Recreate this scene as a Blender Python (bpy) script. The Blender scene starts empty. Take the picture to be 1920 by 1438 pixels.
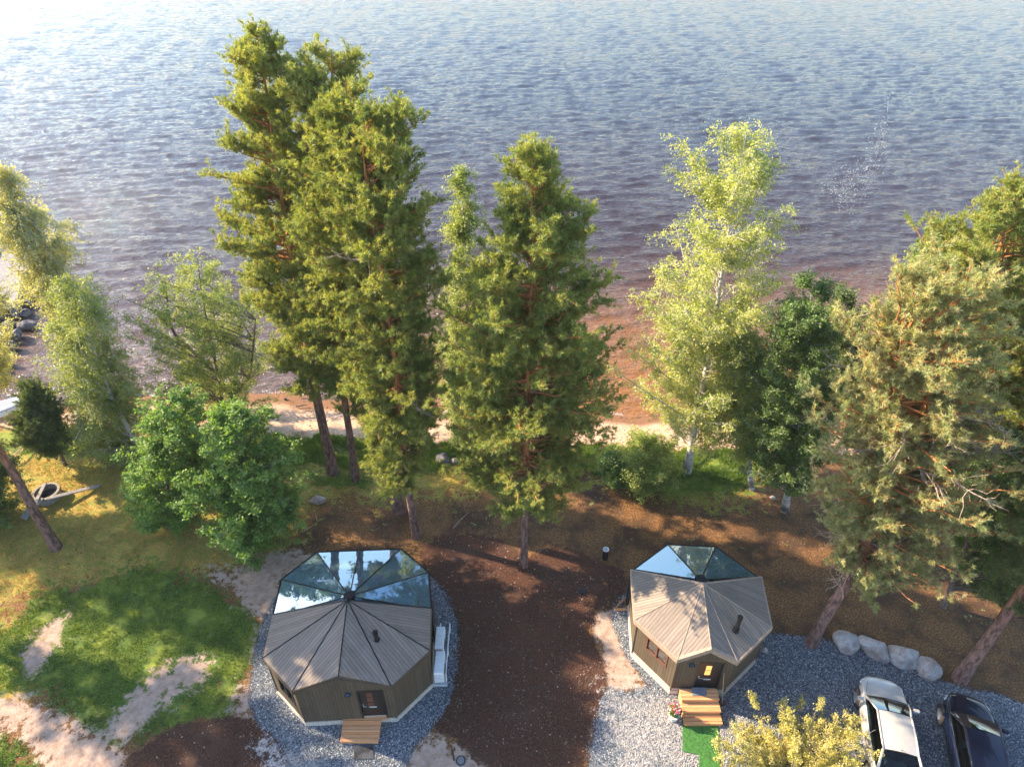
import bpy, bmesh, math, random
import numpy as np
from mathutils import Vector, Matrix, noise as mnoise

# ---------------------------------------------------------------- camera, sky, sun
sc = bpy.context.scene
C = sc.collection
F_PX = 1300.0; TILT = math.radians(37); CAM_H = 25.0
cam_d = bpy.data.cameras.new('camera'); cam = bpy.data.objects.new('camera', cam_d); C.objects.link(cam)
cam.location = (0, 0, CAM_H); cam.rotation_euler = (math.radians(90) - TILT, 0, 0)
cam_d.sensor_width = 36; cam_d.lens = F_PX / 1920 * 36; cam_d.clip_end = 12000; cam_d.clip_start = .5
sc.camera = cam

SUN_EL = math.radians(29); SUN_AZ = math.radians(-71)      # azimuth clockwise from +Y
w = bpy.data.worlds.new('World'); sc.world = w; w.use_nodes = True
nt = w.node_tree; bg = nt.nodes['Background']
sky = nt.nodes.new('ShaderNodeTexSky'); sky.sky_type = 'NISHITA'; sky.sun_disc = False
sky.sun_elevation = SUN_EL; sky.sun_rotation = SUN_AZ; sky.air_density = 1.0; sky.dust_density = .9; sky.ozone_density = 2.6
nt.links.new(sky.outputs[0], bg.inputs[0]); bg.inputs[1].default_value = 0.15
sun_d = bpy.data.lights.new('sun', 'SUN'); sun_d.energy = 5.0; sun_d.angle = math.radians(.6); sun_d.color = (1, .80, .56)
sun = bpy.data.objects.new('sun', sun_d); C.objects.link(sun)
sv = Vector((math.sin(SUN_AZ) * math.cos(SUN_EL), math.cos(SUN_AZ) * math.cos(SUN_EL), math.sin(SUN_EL)))
sun.rotation_euler = sv.to_track_quat('Z', 'Y').to_euler()
sc.view_settings.view_transform = 'Standard'; sc.view_settings.look = 'None'
sc.view_settings.exposure = 1.8; sc.view_settings.gamma = 1
sc.render.engine = 'CYCLES'
sc.cycles.volume_bounces = 0; sc.cycles.max_bounces = 7; sc.cycles.transparent_max_bounces = 8; sc.cycles.diffuse_bounces = 4

rng = np.random.default_rng(7); random.seed(7)

# ---------------------------------------------------------------- measuring helpers
cT, sT = math.cos(TILT), math.sin(TILT)
def ray(px, py):
    a = (px - 960) / F_PX; b = (719 - py) / F_PX
    return np.array([a, cT + b * sT, -sT + b * cT])
def G(px, py, z=0.0):            # point on the level z
    d = ray(px, py); return np.array([0, 0, CAM_H]) + d * ((z - CAM_H) / d[2])
def V(px, py, y):                # point on the upright plane at distance y
    d = ray(px, py); return np.array([0, 0, CAM_H]) + d * (y / d[1])

# ---------------------------------------------------------------- object helpers
def tag(o, label=None, cat=None, group=None, kind=None):
    if label: o['label'] = label
    if cat: o['category'] = cat
    if group: o['group'] = group
    if kind: o['kind'] = kind
    return o
def empty(name, loc, rz=0.0, label=None, cat=None, group=None):
    o = bpy.data.objects.new(name, None); C.objects.link(o); o.location = tuple(loc); o.rotation_euler = (0, 0, rz)
    o.empty_display_size = .3
    return tag(o, label, cat, group)
class Acc:
    """collects vertices and faces (numpy) with a material index"""
    def __init__(s): s.v = []; s.f = []; s.n = 0; s.uv = None
    def add(s, V_, F_, m=0):
        V_ = np.asarray(V_, float).reshape(-1, 3)
        for f in F_: s.f.append((np.asarray(f) + s.n, m))
        s.v.append(V_); s.n += len(V_)
    def box(s, c, size, rz=0.0, m=0, rot=None):
        x, y, z = [q / 2 for q in size]
        P = np.array([(a, b, d) for a in (-x, x) for b in (-y, y) for d in (-z, z)])
        if rot is not None: P = P @ np.array(rot).T
        ca, sa = math.cos(rz), math.sin(rz)
        P = P @ np.array([[ca, -sa, 0], [sa, ca, 0], [0, 0, 1]]).T + np.array(c)
        s.add(P, [(0, 1, 3, 2), (4, 6, 7, 5), (0, 4, 5, 1), (2, 3, 7, 6), (0, 2, 6, 4), (1, 5, 7, 3)], m)
    def tube(s, pts, rad, n=8, m=0, cap=True):
        pts = np.asarray(pts, float); k = len(pts); rad = np.broadcast_to(rad, (k,))
        T = np.gradient(pts, axis=0); T /= np.linalg.norm(T, axis=1)[:, None] + 1e-9
        ref = np.array([0, 0, 1.0]) if abs(T[0][2]) < .9 else np.array([1.0, 0, 0])
        A = np.cross(T, ref); A /= np.linalg.norm(A, axis=1)[:, None] + 1e-9; B = np.cross(T, A)
        th = np.arange(n) * 2 * math.pi / n
        R = (pts[:, None, :] + rad[:, None, None] * (np.cos(th)[None, :, None] * A[:, None, :] + np.sin(th)[None, :, None] * B[:, None, :]))
        F_ = [(i * n + j, i * n + (j + 1) % n, (i + 1) * n + (j + 1) % n, (i + 1) * n + j) for i in range(k - 1) for j in range(n)]
        if cap: F_ += [tuple(range(n))[::-1], tuple((k - 1) * n + j for j in range(n))]
        s.add(R.reshape(-1, 3), F_, m)
    def slab(s, poly, n, th, m=0):
        """polygon extruded against its normal n"""
        P = np.asarray(poly, float); Q = P - np.asarray(n) * th; k = len(P)
        s.add(np.vstack([P, Q]), [tuple(range(k)), tuple(range(2 * k - 1, k - 1, -1))] + [(i, i + k, (i + 1) % k + k, (i + 1) % k) for i in range(k)], m)
    def build(s, name, mats, parent=None, smooth=False, bevel=0.0, uv=None):
        me = bpy.data.meshes.new(name)
        V_ = np.vstack(s.v) if s.v else np.zeros((0, 3))
        me.from_pydata(V_.tolist(), [], [tuple(int(i) for i in f) for f, m in s.f])
        if not isinstance(mats, (list, tuple)): mats = [mats]
        for m in mats: me.materials.append(m)
        me.polygons.foreach_set('material_index', [m for f, m in s.f])
        if smooth: me.polygons.foreach_set('use_smooth', [True] * len(s.f))
        if uv is not None:
            L = me.uv_layers.new(name='UVMap')
            U = uv(V_)
            for lp in me.loops: L.data[lp.index].uv = U[lp.vertex_index]
        me.update()
        o = bpy.data.objects.new(name, me); C.objects.link(o); o.parent = parent
        if bevel:
            b = o.modifiers.new('bevel', 'BEVEL'); b.width = bevel; b.segments = 2; b.limit_method = 'ANGLE'
        return o
def fast_mesh(name, V_, faces, mat, parent=None, smooth=False):
    """numpy mesh: faces is an (n,3) or (n,4) array"""
    me = bpy.data.meshes.new(name); k = faces.shape[1]; nf = len(faces)
    me.vertices.add(len(V_)); me.vertices.foreach_set('co', np.ascontiguousarray(V_, np.float32).ravel())
    me.loops.add(nf * k); me.loops.foreach_set('vertex_index', np.ascontiguousarray(faces, np.int32).ravel())
    me.polygons.add(nf); me.polygons.foreach_set('loop_start', np.arange(nf, dtype=np.int32) * k)
    if smooth: me.polygons.foreach_set('use_smooth', np.ones(nf, bool))
    me.update(calc_edges=True); me.materials.append(mat)
    o = bpy.data.objects.new(name, me); C.objects.link(o); o.parent = parent
    return o

# ---------------------------------------------------------------- material helpers
class N:
    def __init__(s, name):
        s.m = bpy.data.materials.new(name); s.m.use_nodes = True; s.t = s.m.node_tree
        s.b = s.t.nodes['Principled BSDF']; s.out = s.t.nodes['Material Output']
    def new(s, t, **kw):
        n = s.t.nodes.new(t)
        for k, v in kw.items(): setattr(n, k, v)
        return n
    def link(s, a, b): s.t.links.new(a, b)
    def val(s, sock, v):
        if isinstance(v, (int, float)): sock.default_value = v
        elif isinstance(v, (tuple, list)): sock.default_value = tuple(v) + ((1,) if len(v) == 3 and len(sock.default_value) == 4 else ())
        else: s.link(v, sock)
    def math(s, op, a, b=0.0, c=None, clamp=False):
        n = s.new('ShaderNodeMath', operation=op, use_clamp=clamp); s.val(n.inputs[0], a); s.val(n.inputs[1], b)
        if c is not None: s.val(n.inputs[2], c)
        return n.outputs[0]
    def mix(s, f, a, b, mode='MIX'):
        n = s.new('ShaderNodeMix', data_type='RGBA', blend_type=mode); s.val(n.inputs[0], f); s.val(n.inputs[6], a); s.val(n.inputs[7], b); return n.outputs[2]
    def pos(s): return s.new('ShaderNodeNewGeometry').outputs['Position']
    def obj(s): return s.new('ShaderNodeTexCoord').outputs['Object']
    def uv(s): return s.new('ShaderNodeTexCoord').outputs['UV']
    def scale(s, vec, v):
        n = s.new('ShaderNodeMapping'); s.link(vec, n.inputs[0]); n.inputs['Scale'].default_value = v; return n.outputs[0]
    def noise(s, vec, sc_, det=4, rough=.6, dist=0.0):
        n = s.new('ShaderNodeTexNoise'); s.link(vec, n.inputs['Vector']); n.inputs['Scale'].default_value = sc_; n.inputs['Detail'].default_value = det
        n.inputs['Roughness'].default_value = rough; n.inputs['Distortion'].default_value = dist; return n.outputs[0]
    def voro(s, vec, sc_, out='Color', feat='F1'):
        n = s.new('ShaderNodeTexVoronoi', feature=feat); s.link(vec, n.inputs['Vector']); n.inputs['Scale'].default_value = sc_; return n.outputs[out]
    def ramp(s, f, stops):
        n = s.new('ShaderNodeValToRGB'); s.link(f, n.inputs[0]); e = n.color_ramp.elements
        while len(e) < len(stops): e.new(.5)
        for q, (p, c) in zip(e, stops):
            q.position = p; q.color = (c, c, c, 1) if isinstance(c, (int, float)) else tuple(c) + (1,)
        return n.outputs[0]
    def smooth(s, f, a, b):
        n = s.new('ShaderNodeMapRange', interpolation_type='SMOOTHSTEP'); s.link(f, n.inputs[0]); n.inputs[1].default_value = a; n.inputs[2].default_value = b; return n.outputs[0]
    def sep(s, v):
        n = s.new('ShaderNodeSeparateXYZ'); s.link(v, n.inputs[0]); return n.outputs
    def bump(s, h, strength=.5, dist=.02, chain=None):
        n = s.new('ShaderNodeBump'); n.inputs['Strength'].default_value = strength; n.inputs['Distance'].default_value = dist; s.link(h, n.inputs['Height'])
        if chain is not None: s.link(chain, n.inputs['Normal'])
        return n.outputs[0]
    def fin(s, col=None, rough=.8, metal=0.0, spec=.5, normal=None, coat=0.0):
        if col is not None: s.val(s.b.inputs['Base Color'], col)
        s.val(s.b.inputs['Roughness'], rough); s.val(s.b.inputs['Metallic'], metal); s.b.inputs['Specular IOR Level'].default_value = spec
        s.b.inputs['Coat Weight'].default_value = coat
        if normal is not None: s.link(normal, s.b.inputs['Normal'])
        return s.m

def plain(name, col, rough=.6, metal=0.0, var=.12, sc_=8, spec=.5, coat=0.0, bump=.0):
    n = N(name); v = n.noise(n.obj(), sc_, 5)
    c = n.mix(n.smooth(v, .35, .65), tuple(q * (1 - var) for q in col), tuple(min(1, q * (1 + var)) for q in col))
    return n.fin(c, rough, metal, spec, n.bump(v, bump, .02) if bump else None, coat)

# ================================================================ MATERIALS
def mat_ground():
    n = N('ground_cover'); p = n.pos()
    A = n.new('ShaderNodeVertexColor', layer_name='A'); B = n.new('ShaderNodeVertexColor', layer_name='B')
    sa = n.new('ShaderNodeSeparateColor'); n.link(A.outputs[0], sa.inputs[0]); sb = n.new('ShaderNodeSeparateColor'); n.link(B.outputs[0], sb.inputs[0])
    grav, mul, sand, beach = sa.outputs[0], sa.outputs[1], sa.outputs[2], A.outputs[1]
    green, dry, sunlit = sb.outputs[0], sb.outputs[1], sb.outputs[2]
    n1 = n.noise(p, .6, 6, .65); n2 = n.noise(p, 3.0, 6, .7); n3 = n.noise(p, 14, 5, .75); n4 = n.noise(p, 45, 3, .7)
    nmix = n.math('ADD', n.math('ADD', n.math('MULTIPLY', n1, .75), n.math('MULTIPLY', n2, .75)), n.math('MULTIPLY', n3, .4))
    def mask(a, lo, hi, amp, nz, rag=0.0):
        s_ = n.math('MULTIPLY_ADD', n.math('SUBTRACT', nz, .5), amp, a)
        if rag: s_ = n.math('MULTIPLY_ADD', n.math('SUBTRACT', nmix, .95), rag, s_)
        return n.smooth(s_, lo, hi)
    # forest floor: needles, cones, moss
    v = n.voro(p, 22, 'Color'); vs = n.sep(v)
    floor_ = n.mix(n.smooth(n3, .35, .68), (.065, .032, .015), (.33, .165, .060))
    floor_ = n.mix(n.smooth(n1, .42, .62), floor_, n.mix(n3, (.03, .018, .012), (.12, .062, .03)))
    floor_ = n.mix(n.math('MULTIPLY', n.smooth(n2, .56, .7), .55), floor_, n.mix(n3, (.035, .05, .012), (.085, .10, .022)))
    floor_ = n.mix(n.math('MULTIPLY', n.smooth(vs[0], .975, .985), .5), floor_, (.30, .22, .15))
    # dry golden grass
    dryc = n.mix(n.smooth(n3, .3, .7), (.18, .12, .025), (.56, .38, .09))
    dryc = n.mix(n.math('MULTIPLY', n.smooth(n2, .44, .58), .8), dryc, n.mix(n3, (.10, .13, .018), (.30, .31, .05)))
    dryc = n.mix(n.smooth(n4, .58, .72), dryc, (.45, .34, .17))
    col = n.mix(mask(dry, .38, .62, .6, n2, 1.2), floor_, dryc)
    # green lawn
    gr = n.mix(n.smooth(n3, .28, .72), (.028, .065, .012), (.12, .18, .028))
    gr = n.mix(n.smooth(n1, .45, .62), gr, n.mix(n3, (.09, .13, .018), (.32, .36, .055)))
    gm = mask(green, .40, .56, .9, n2, 2.0)
    col = n.mix(gm, col, gr)
    # bare sandy soil
    sd = n.mix(n.smooth(n2, .3, .7), (.30, .20, .145), (.48, .36, .285)); sd = n.mix(n.math('MULTIPLY', n.smooth(n3, .5, .7), .5), sd, (.24, .15, .10))
    col = n.mix(mask(sand, .40, .58, .6, n2, 1.5), col, sd)
    # dark bark mulch
    vm = n.sep(n.voro(p, 34, 'Color'))
    mu = n.mix(n.smooth(n3, .3, .75), (.024, .010, .0065), (.13, .054, .030)); mu = n.mix(n.math('MULTIPLY', n.smooth(n1, .5, .66), .55), mu, (.09, .05, .033))
    mu = n.mix(n.math('MULTIPLY', n.smooth(vm[0], .95, .98), .4), mu, (.24, .15, .10)); mu = n.mix(n.math('MULTIPLY', n.smooth(n.sep(n.voro(p, 24, 'Color'))[1], .992, .996), .8), mu, (.45, .36, .30))
    mm = mask(mul, .45, .53, .3, n2, .45)
    col = n.mix(mm, col, mu)
    # crushed stone
    gv = n.sep(n.voro(p, 26, 'Color')); gd = n.voro(p, 26, 'Distance')
    gc = n.ramp(gv[0], [(0, (.055, .065, .08)), (.35, (.14, .165, .195)), (.75, (.25, .285, .325)), (.93, (.45, .48, .51)), (1, (.75, .75, .74))])
    gc = n.mix(n.math('MULTIPLY', n.smooth(n2, .52, .68), .35), gc, (.34, .30, .27))
    gmk = mask(grav, .46, .52, .16, n3, .3)
    col = n.mix(gmk, col, gc)
    # sunlight on the gravel, painted as a paler base colour
    col = n.mix(n.math('MULTIPLY', mask(sunlit, .36, .66, .6, n2, 1.6), .75), col, n.mix(gv[1], (.30, .28, .27), (.74, .69, .65)))
    # beach
    bc = n.mix(n.smooth(n2, .3, .7), (.42, .26, .165), (.58, .40, .275)); bc = n.mix(n.math('MULTIPLY', n.smooth(n3, .6, .72), .6), bc, (.25, .15, .09))
    z = n.sep(p)[2]
    bc = n.mix(n.smooth(z, -.26, -.34), bc, (.20, .10, .05))
    col = n.mix(mask(beach, .45, .54, .35, n2), col, bc)
    h = n.math('ADD', n.math('MULTIPLY', n3, 1.0), n.math('MULTIPLY', n4, .5))
    h = n.math('ADD', h, n.math('MULTIPLY', gmk, n.math('MULTIPLY', gd, 6.0)))
    nb = n.bump(n2, .5, .12); nb = n.bump(h, .8, .045, nb)
    return n.fin(col, .92, 0, .25, nb)

def mat_water():
    n = N('lake_water'); p = n.pos(); y = n.sep(p)
    st = n.scale(p, (.45, 1.25, 1)); st2 = n.scale(p, (.6, 1.0, 1))
    r1 = n.noise(st, 1.6, 5, .62, .6); r2 = n.noise(st2, 5.0, 4, .65, .3); r3 = n.noise(p, 16, 3, .6)
    near = n.mix(n.noise(p, .5, 5, .65), (.17, .066, .014), (.29, .125, .026)); near = n.mix(n.smooth(n.math('ADD', y[0], n.math('MULTIPLY', n.noise(p, .25, 4), 8)), 4, -9), near, (.085, .045, .03))  # brown muted leftwards in the colour, standing for sky reflection over it
    mid = (.036, .021, .020); far = (.018, .019, .030)
    depth = n.math('ADD', y[1], n.math('MULTIPLY', n.noise(p, .12, 3), 8))
    c = n.mix(n.smooth(depth, 34, 58), near, mid); c = n.mix(n.smooth(depth, 50, 110), c, far)
    foam = n.math('MULTIPLY', n.smooth(n.noise(n.scale(p, (.7, 2.2, 1)), 2.2, 7, .72), .60, .68), n.smooth(depth, 36.5, 33.8))
    c = n.mix(n.math('MULTIPLY', foam, .55), c, (.62, .56, .54))
    nb = n.bump(r1, 1.0, .27); nb = n.bump(r2, 1.0, .09, nb); nb = n.bump(r3, .6, .02, nb)
    n.b.inputs['IOR'].default_value = 1.38
    m = n.fin(c, .06, 0, .5, nb)
    return m

def leaf_mat(name, c1, c2, c3, trans=.35, rough=.55, clump=1.2):
    n = N(name); p = n.pos(); a = n.noise(p, clump, 3, .6); b = n.noise(p, 21, 2, .6)
    rnd = n.new('ShaderNodeVertexColor', layer_name='tint'); r = n.sep(rnd.outputs[0])
    c = n.mix(n.smooth(a, .36, .64), c1, c2); c = n.mix(n.math('MULTIPLY', n.smooth(n.math('ADD', n.math('MULTIPLY', b, .5), n.math('MULTIPLY', r[0], .5)), .42, .75), .75), c, c3)
    d = n.new('ShaderNodeBsdfDiffuse'); n.link(c, d.inputs[0])
    t = n.new('ShaderNodeBsdfTranslucent'); n.link(n.mix(1, c, (1.25, 1.15, .5), 'MULTIPLY'), t.inputs[0])
    g = n.new('ShaderNodeBsdfGlossy'); g.inputs['Roughness'].default_value = rough; g.inputs[0].default_value = (.8, .85, .8, 1)
    m1 = n.new('ShaderNodeMixShader'); m1.inputs[0].default_value = trans; n.link(d.outputs[0], m1.inputs[1]); n.link(t.outputs[0], m1.inputs[2])
    m2 = n.new('ShaderNodeMixShader'); m2.inputs[0].default_value = .05; n.link(m1.outputs[0], m2.inputs[1]); n.link(g.outputs[0], m2.inputs[2])
    n.link(m2.outputs[0], n.out.inputs[0]); return n.m

def pine_bark():
    n = N('pine_bark'); p = n.pos(); z = n.sep(p)[2]; s_ = n.scale(p, (1, 1, .3))
    a = n.noise(s_, 9, 6, .7, .4); v = n.voro(s_, 7, 'Distance')
    low = n.mix(n.smooth(a, .35, .65), (.075, .042, .034), (.26, .15, .12)); up = n.mix(n.smooth(a, .3, .7), (.22, .075, .025), (.52, .23, .085))
    h = n.math('ADD', z, n.math('MULTIPLY', a, 5)); c = n.mix(n.smooth(h, 6.2, 10.5), low, up)
    c = n.mix(n.math('MULTIPLY', n.smooth(n.noise(p, 30, 3), .62, .7), .35), c, (.4, .36, .33))
    return n.fin(c, .9, 0, .2, n.bump(n.math('ADD', a, v), .9, .04))
def birch_bark():
    n = N('birch_bark'); p = n.pos(); s_ = n.scale(p, (.7, .7, 4)); a = n.noise(s_, 4, 5, .7); b = n.noise(p, 2, 4, .6)
    c = n.mix(n.smooth(a, .54, .64), (.50, .46, .41), (.045, .035, .03)); z = n.sep(p)[2]
    c = n.mix(n.math('MULTIPLY', n.smooth(z, 1.3, .1), n.smooth(b, .35, .6)), c, (.08, .06, .05))
    return n.fin(c, .75, 0, .3, n.bump(a, .5, .02))

def boards(name, c1, c2, c3, w_=.11, groove=.09, rough=.75, knots=False, sheen=0):
    """wooden boards running along V; U counts across the boards"""
    n = N(name); u = n.uv(); s_ = n.sep(u)
    q = n.math('DIVIDE', s_[0], w_); i = n.math('FLOOR', q); fr = n.math('FRACT', q)
    wn = n.new('ShaderNodeTexWhiteNoise', noise_dimensions='1D'); n.link(i, wn.inputs['W'])
    cb = n.new('ShaderNodeCombineXYZ'); n.link(n.math('MULTIPLY', s_[0], 7), cb.inputs[0]); n.link(n.math('MULTIPLY', s_[1], .5), cb.inputs[1]); n.link(n.math('MULTIPLY', i, 3.7), cb.inputs[2])
    g = n.noise(cb.outputs[0], 6, 6, .7, .3)
    c = n.mix(n.smooth(g, .3, .7), c1, c2); c = n.mix(n.math('MULTIPLY', n.smooth(wn.outputs[0], .2, 1), .6), c, c3)
    big = n.noise(u, .7, 4, .6); c = n.mix(n.math('MULTIPLY', n.smooth(big, .45, .7), .3), c, tuple(x * .6 for x in c1))
    if knots:
        k = n.voro(n.scale(u, (6, 2.2, 1)), 1.6, 'Distance'); c = n.mix(n.smooth(k, .075, .045), c, tuple(x * .35 for x in c1))
    e = n.math('ABSOLUTE', n.math('SUBTRACT', fr, .5)); gm = n.smooth(e, .5 - groove, .5 - groove * .4)
    c = n.mix(n.math('MULTIPLY', gm, .5), c, tuple(x * .22 for x in c1))
    h = n.math('SUBTRACT', n.math('MULTIPLY', g, .25), gm)
    return n.fin(c, rough, 0, .35, n.bump(h, .8, .012))

M = {}
M['ground'] = mat_ground(); M['water'] = mat_water()
M['pinebark'] = pine_bark(); M['birchbark'] = birch_bark()
M['greybark'] = plain('grey_bark', (.13, .095, .075), .9, var=.4, sc_=12, bump=.6)
M['deadwood'] = plain('dead_twigs', (.36, .27, .21), .85, var=.25)
M['needles'] = leaf_mat('pine_needles', (.15, .22, .042), (.26, .32, .062), (.46, .45, .12), .5)
M['needles_gold'] = leaf_mat('pine_needles_golden', (.17, .24, .045), (.30, .35, .068), (.50, .48, .14), .48)
M['needles_dark'] = leaf_mat('pine_needles_dark', (.07, .12, .035), (.12, .175, .05), (.22, .25, .07), .35)
M['needles_blue'] = leaf_mat('pine_needles_greyish', (.19, .27, .10), (.38, .40, .15), (.70, .58, .32), .5)
M['birch'] = leaf_mat('birch_leaves', (.16, .25, .040), (.31, .38, .07), (.52, .54, .18), .5)
M['birch_pale'] = leaf_mat('birch_leaves_pale', (.24, .32, .060), (.42, .48, .10), (.70, .68, .27), .5)
M['birch_gold'] = leaf_mat('birch_leaves_golden', (.30, .33, .10), (.50, .51, .18), (.76, .70, .40), .5)
M['alder'] = leaf_mat('alder_leaves', (.060, .13, .028), (.12, .22, .04), (.22, .31, .065), .45, .6)
M['maple'] = leaf_mat('maple_leaves', (.075, .17, .028), (.16, .30, .040), (.29, .42, .085), .5, .65, 1.8)
M['yellowleaf'] = leaf_mat('yellow_green_leaves', (.36, .36, .06), (.56, .50, .11), (.85, .72, .36), .45, .5, 2.5)
M['roof'] = boards('roof_boards', (.15, .12, .095), (.235, .19, .155), (.27, .22, .18), .12, .11)
M['wall'] = boards('wall_boards', (.060, .044, .027), (.104, .077, .046), (.12, .088, .055), .12, .08)
M['deckwood'] = boards('deck_boards', (.50, .21, .085), (.66, .33, .145), (.72, .39, .19), .145, .07, .6, True)
M['trimwood'] = plain('roof_trim', (.30, .22, .16), .7, var=.2, sc_=14)
M['darkmetal'] = plain('dark_metal', (.02, .02, .022), .35, .6)
M['black'] = plain('black_paint', (.012, .012, .013), .35)
M['concrete'] = plain('concrete', (.46, .40, .33), .85, var=.15, sc_=10, bump=.3)
M['greyconcrete'] = plain('grey_concrete', (.42, .43, .44), .85, var=.15, sc_=10, bump=.3)
M['white'] = plain('white_enamel', (.75, .75, .74), .35, var=.05)
M['linen'] = plain('white_linen', (.72, .74, .78), .9, var=.06)
M['steel'] = plain('steel', (.6, .6, .6), .25, 1)
M['mat'] = plain('rubber_mat', (.035, .038, .045), .9, var=.6, sc_=3, bump=.5)
M['bluemat'] = plain('grey_doormat', (.14, .155, .18), .95, var=.25, sc_=20)
M['rug'] = plain('green_turf_rug', (.035, .13, .022), .95, var=.35, sc_=16, bump=.7)
M['brownframe'] = plain('brown_frame', (.12, .05, .03), .5)
M['floorwood'] = plain('cabin_floor', (.42, .36, .30), .6)
M['interior'] = plain('interior_wall', (.6, .6, .6), .8)
M['greywood'] = plain('weathered_wood', (.28, .26, .245), .95, var=.3, sc_=14, bump=.4, spec=.05)
M['terracotta'] = plain('white_pot', (.62, .58, .55), .6)
M['tyre'] = plain('tyre_rubber', (.018, .018, .019), .85)
M['rim'] = plain('alloy_rim', (.55, .55, .56), .3, .9)
M['chrome'] = plain('chrome', (.75, .75, .76), .15, 1)
M['silverpaint'] = plain('champagne_paint', (.50, .47, .43), .36, .25, var=.04, coat=.8)
M['blackpaint'] = plain('black_car_paint', (.003, .006, .018), .10, 0, coat=.25, spec=.35)
M['lampglass'] = plain('headlight_glass', (.6, .62, .65), .1, .2)
M['redglass'] = plain('tail_light_glass', (.4, .02, .015), .2)
def tinted(name, tint, refl, rough=.02, refl_veil=0.0, fk=1.2):
    n = N(name); n.t.nodes.remove(n.b)
    g = n.new('ShaderNodeBsdfGlossy'); g.inputs['Roughness'].default_value = rough; g.inputs[0].default_value = (.72, .82, .86, 1)
    t = n.new('ShaderNodeBsdfTransparent'); t.inputs[0].default_value = tint + (1,)
    f = n.new('ShaderNodeFresnel'); f.inputs[0].default_value = 1.5
    w_ = n.noise(n.pos(), 1.2, 2); nb = n.bump(w_, .25, .02); n.link(nb, g.inputs['Normal'])
    mx = n.new('ShaderNodeMixShader'); n.link(n.math('ADD', n.math('MULTIPLY', f.outputs[0], fk), refl, clamp=True), mx.inputs[0]); n.link(t.outputs[0], mx.inputs[1]); n.link(g.outputs[0], mx.inputs[2])
    df = n.new('ShaderNodeBsdfDiffuse'); df.inputs[0].default_value = (.42, .66, .74, 1); m2 = n.new('ShaderNodeMixShader'); n.link(n.math('MULTIPLY', n.noise(n.pos(), 2.5, 5), refl_veil * 2), m2.inputs[0])  # pale teal veil mixed in to lift black tree reflections
    n.link(mx.outputs[0], m2.inputs[1]); n.link(df.outputs[0], m2.inputs[2])
    n.link(m2.outputs[0], n.out.inputs[0]); return n.m
M['roofglass'] = tinted('solar_glass', (.45, .76, .88), .28, refl_veil=.12)
M['carglass'] = tinted('car_glass', (.05, .10, .11), .02, fk=.32)
M['winglass'] = tinted('window_glass', (.4, .5, .55), .25)
def lit(name, col, s_):
    n = N(name); n.b.inputs['Emission Color'].default_value = col + (1,); n.b.inputs['Emission Strength'].default_value = s_; return n.fin(col, .4)
M['amber'] = lit('amber_door_pane', (.9, .38, .10), .45)
M['blueled'] = lit('lamp_face', (.05, .10, .14), .02)
def rock_mat(name, a, b, c):
    n = N(name); p = n.pos(); q = n.noise(p, 2.2, 7, .68); r = n.noise(p, 14, 5, .7)
    col = n.mix(n.smooth(q, .35, .65), a, b); col = n.mix(n.math('MULTIPLY', n.smooth(r, .52, .68), .6), col, c)
    return n.fin(col, .88, 0, .3, n.bump(n.math('ADD', q, n.math('MULTIPLY', r, .4)), .7, .08))
M['rock'] = rock_mat('granite', (.27, .22, .19), (.46, .42, .39), (.20, .15, .12))
M['darkrock'] = rock_mat('wet_granite', (.07, .065, .065), (.20, .18, .17), (.04, .038, .04))

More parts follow.
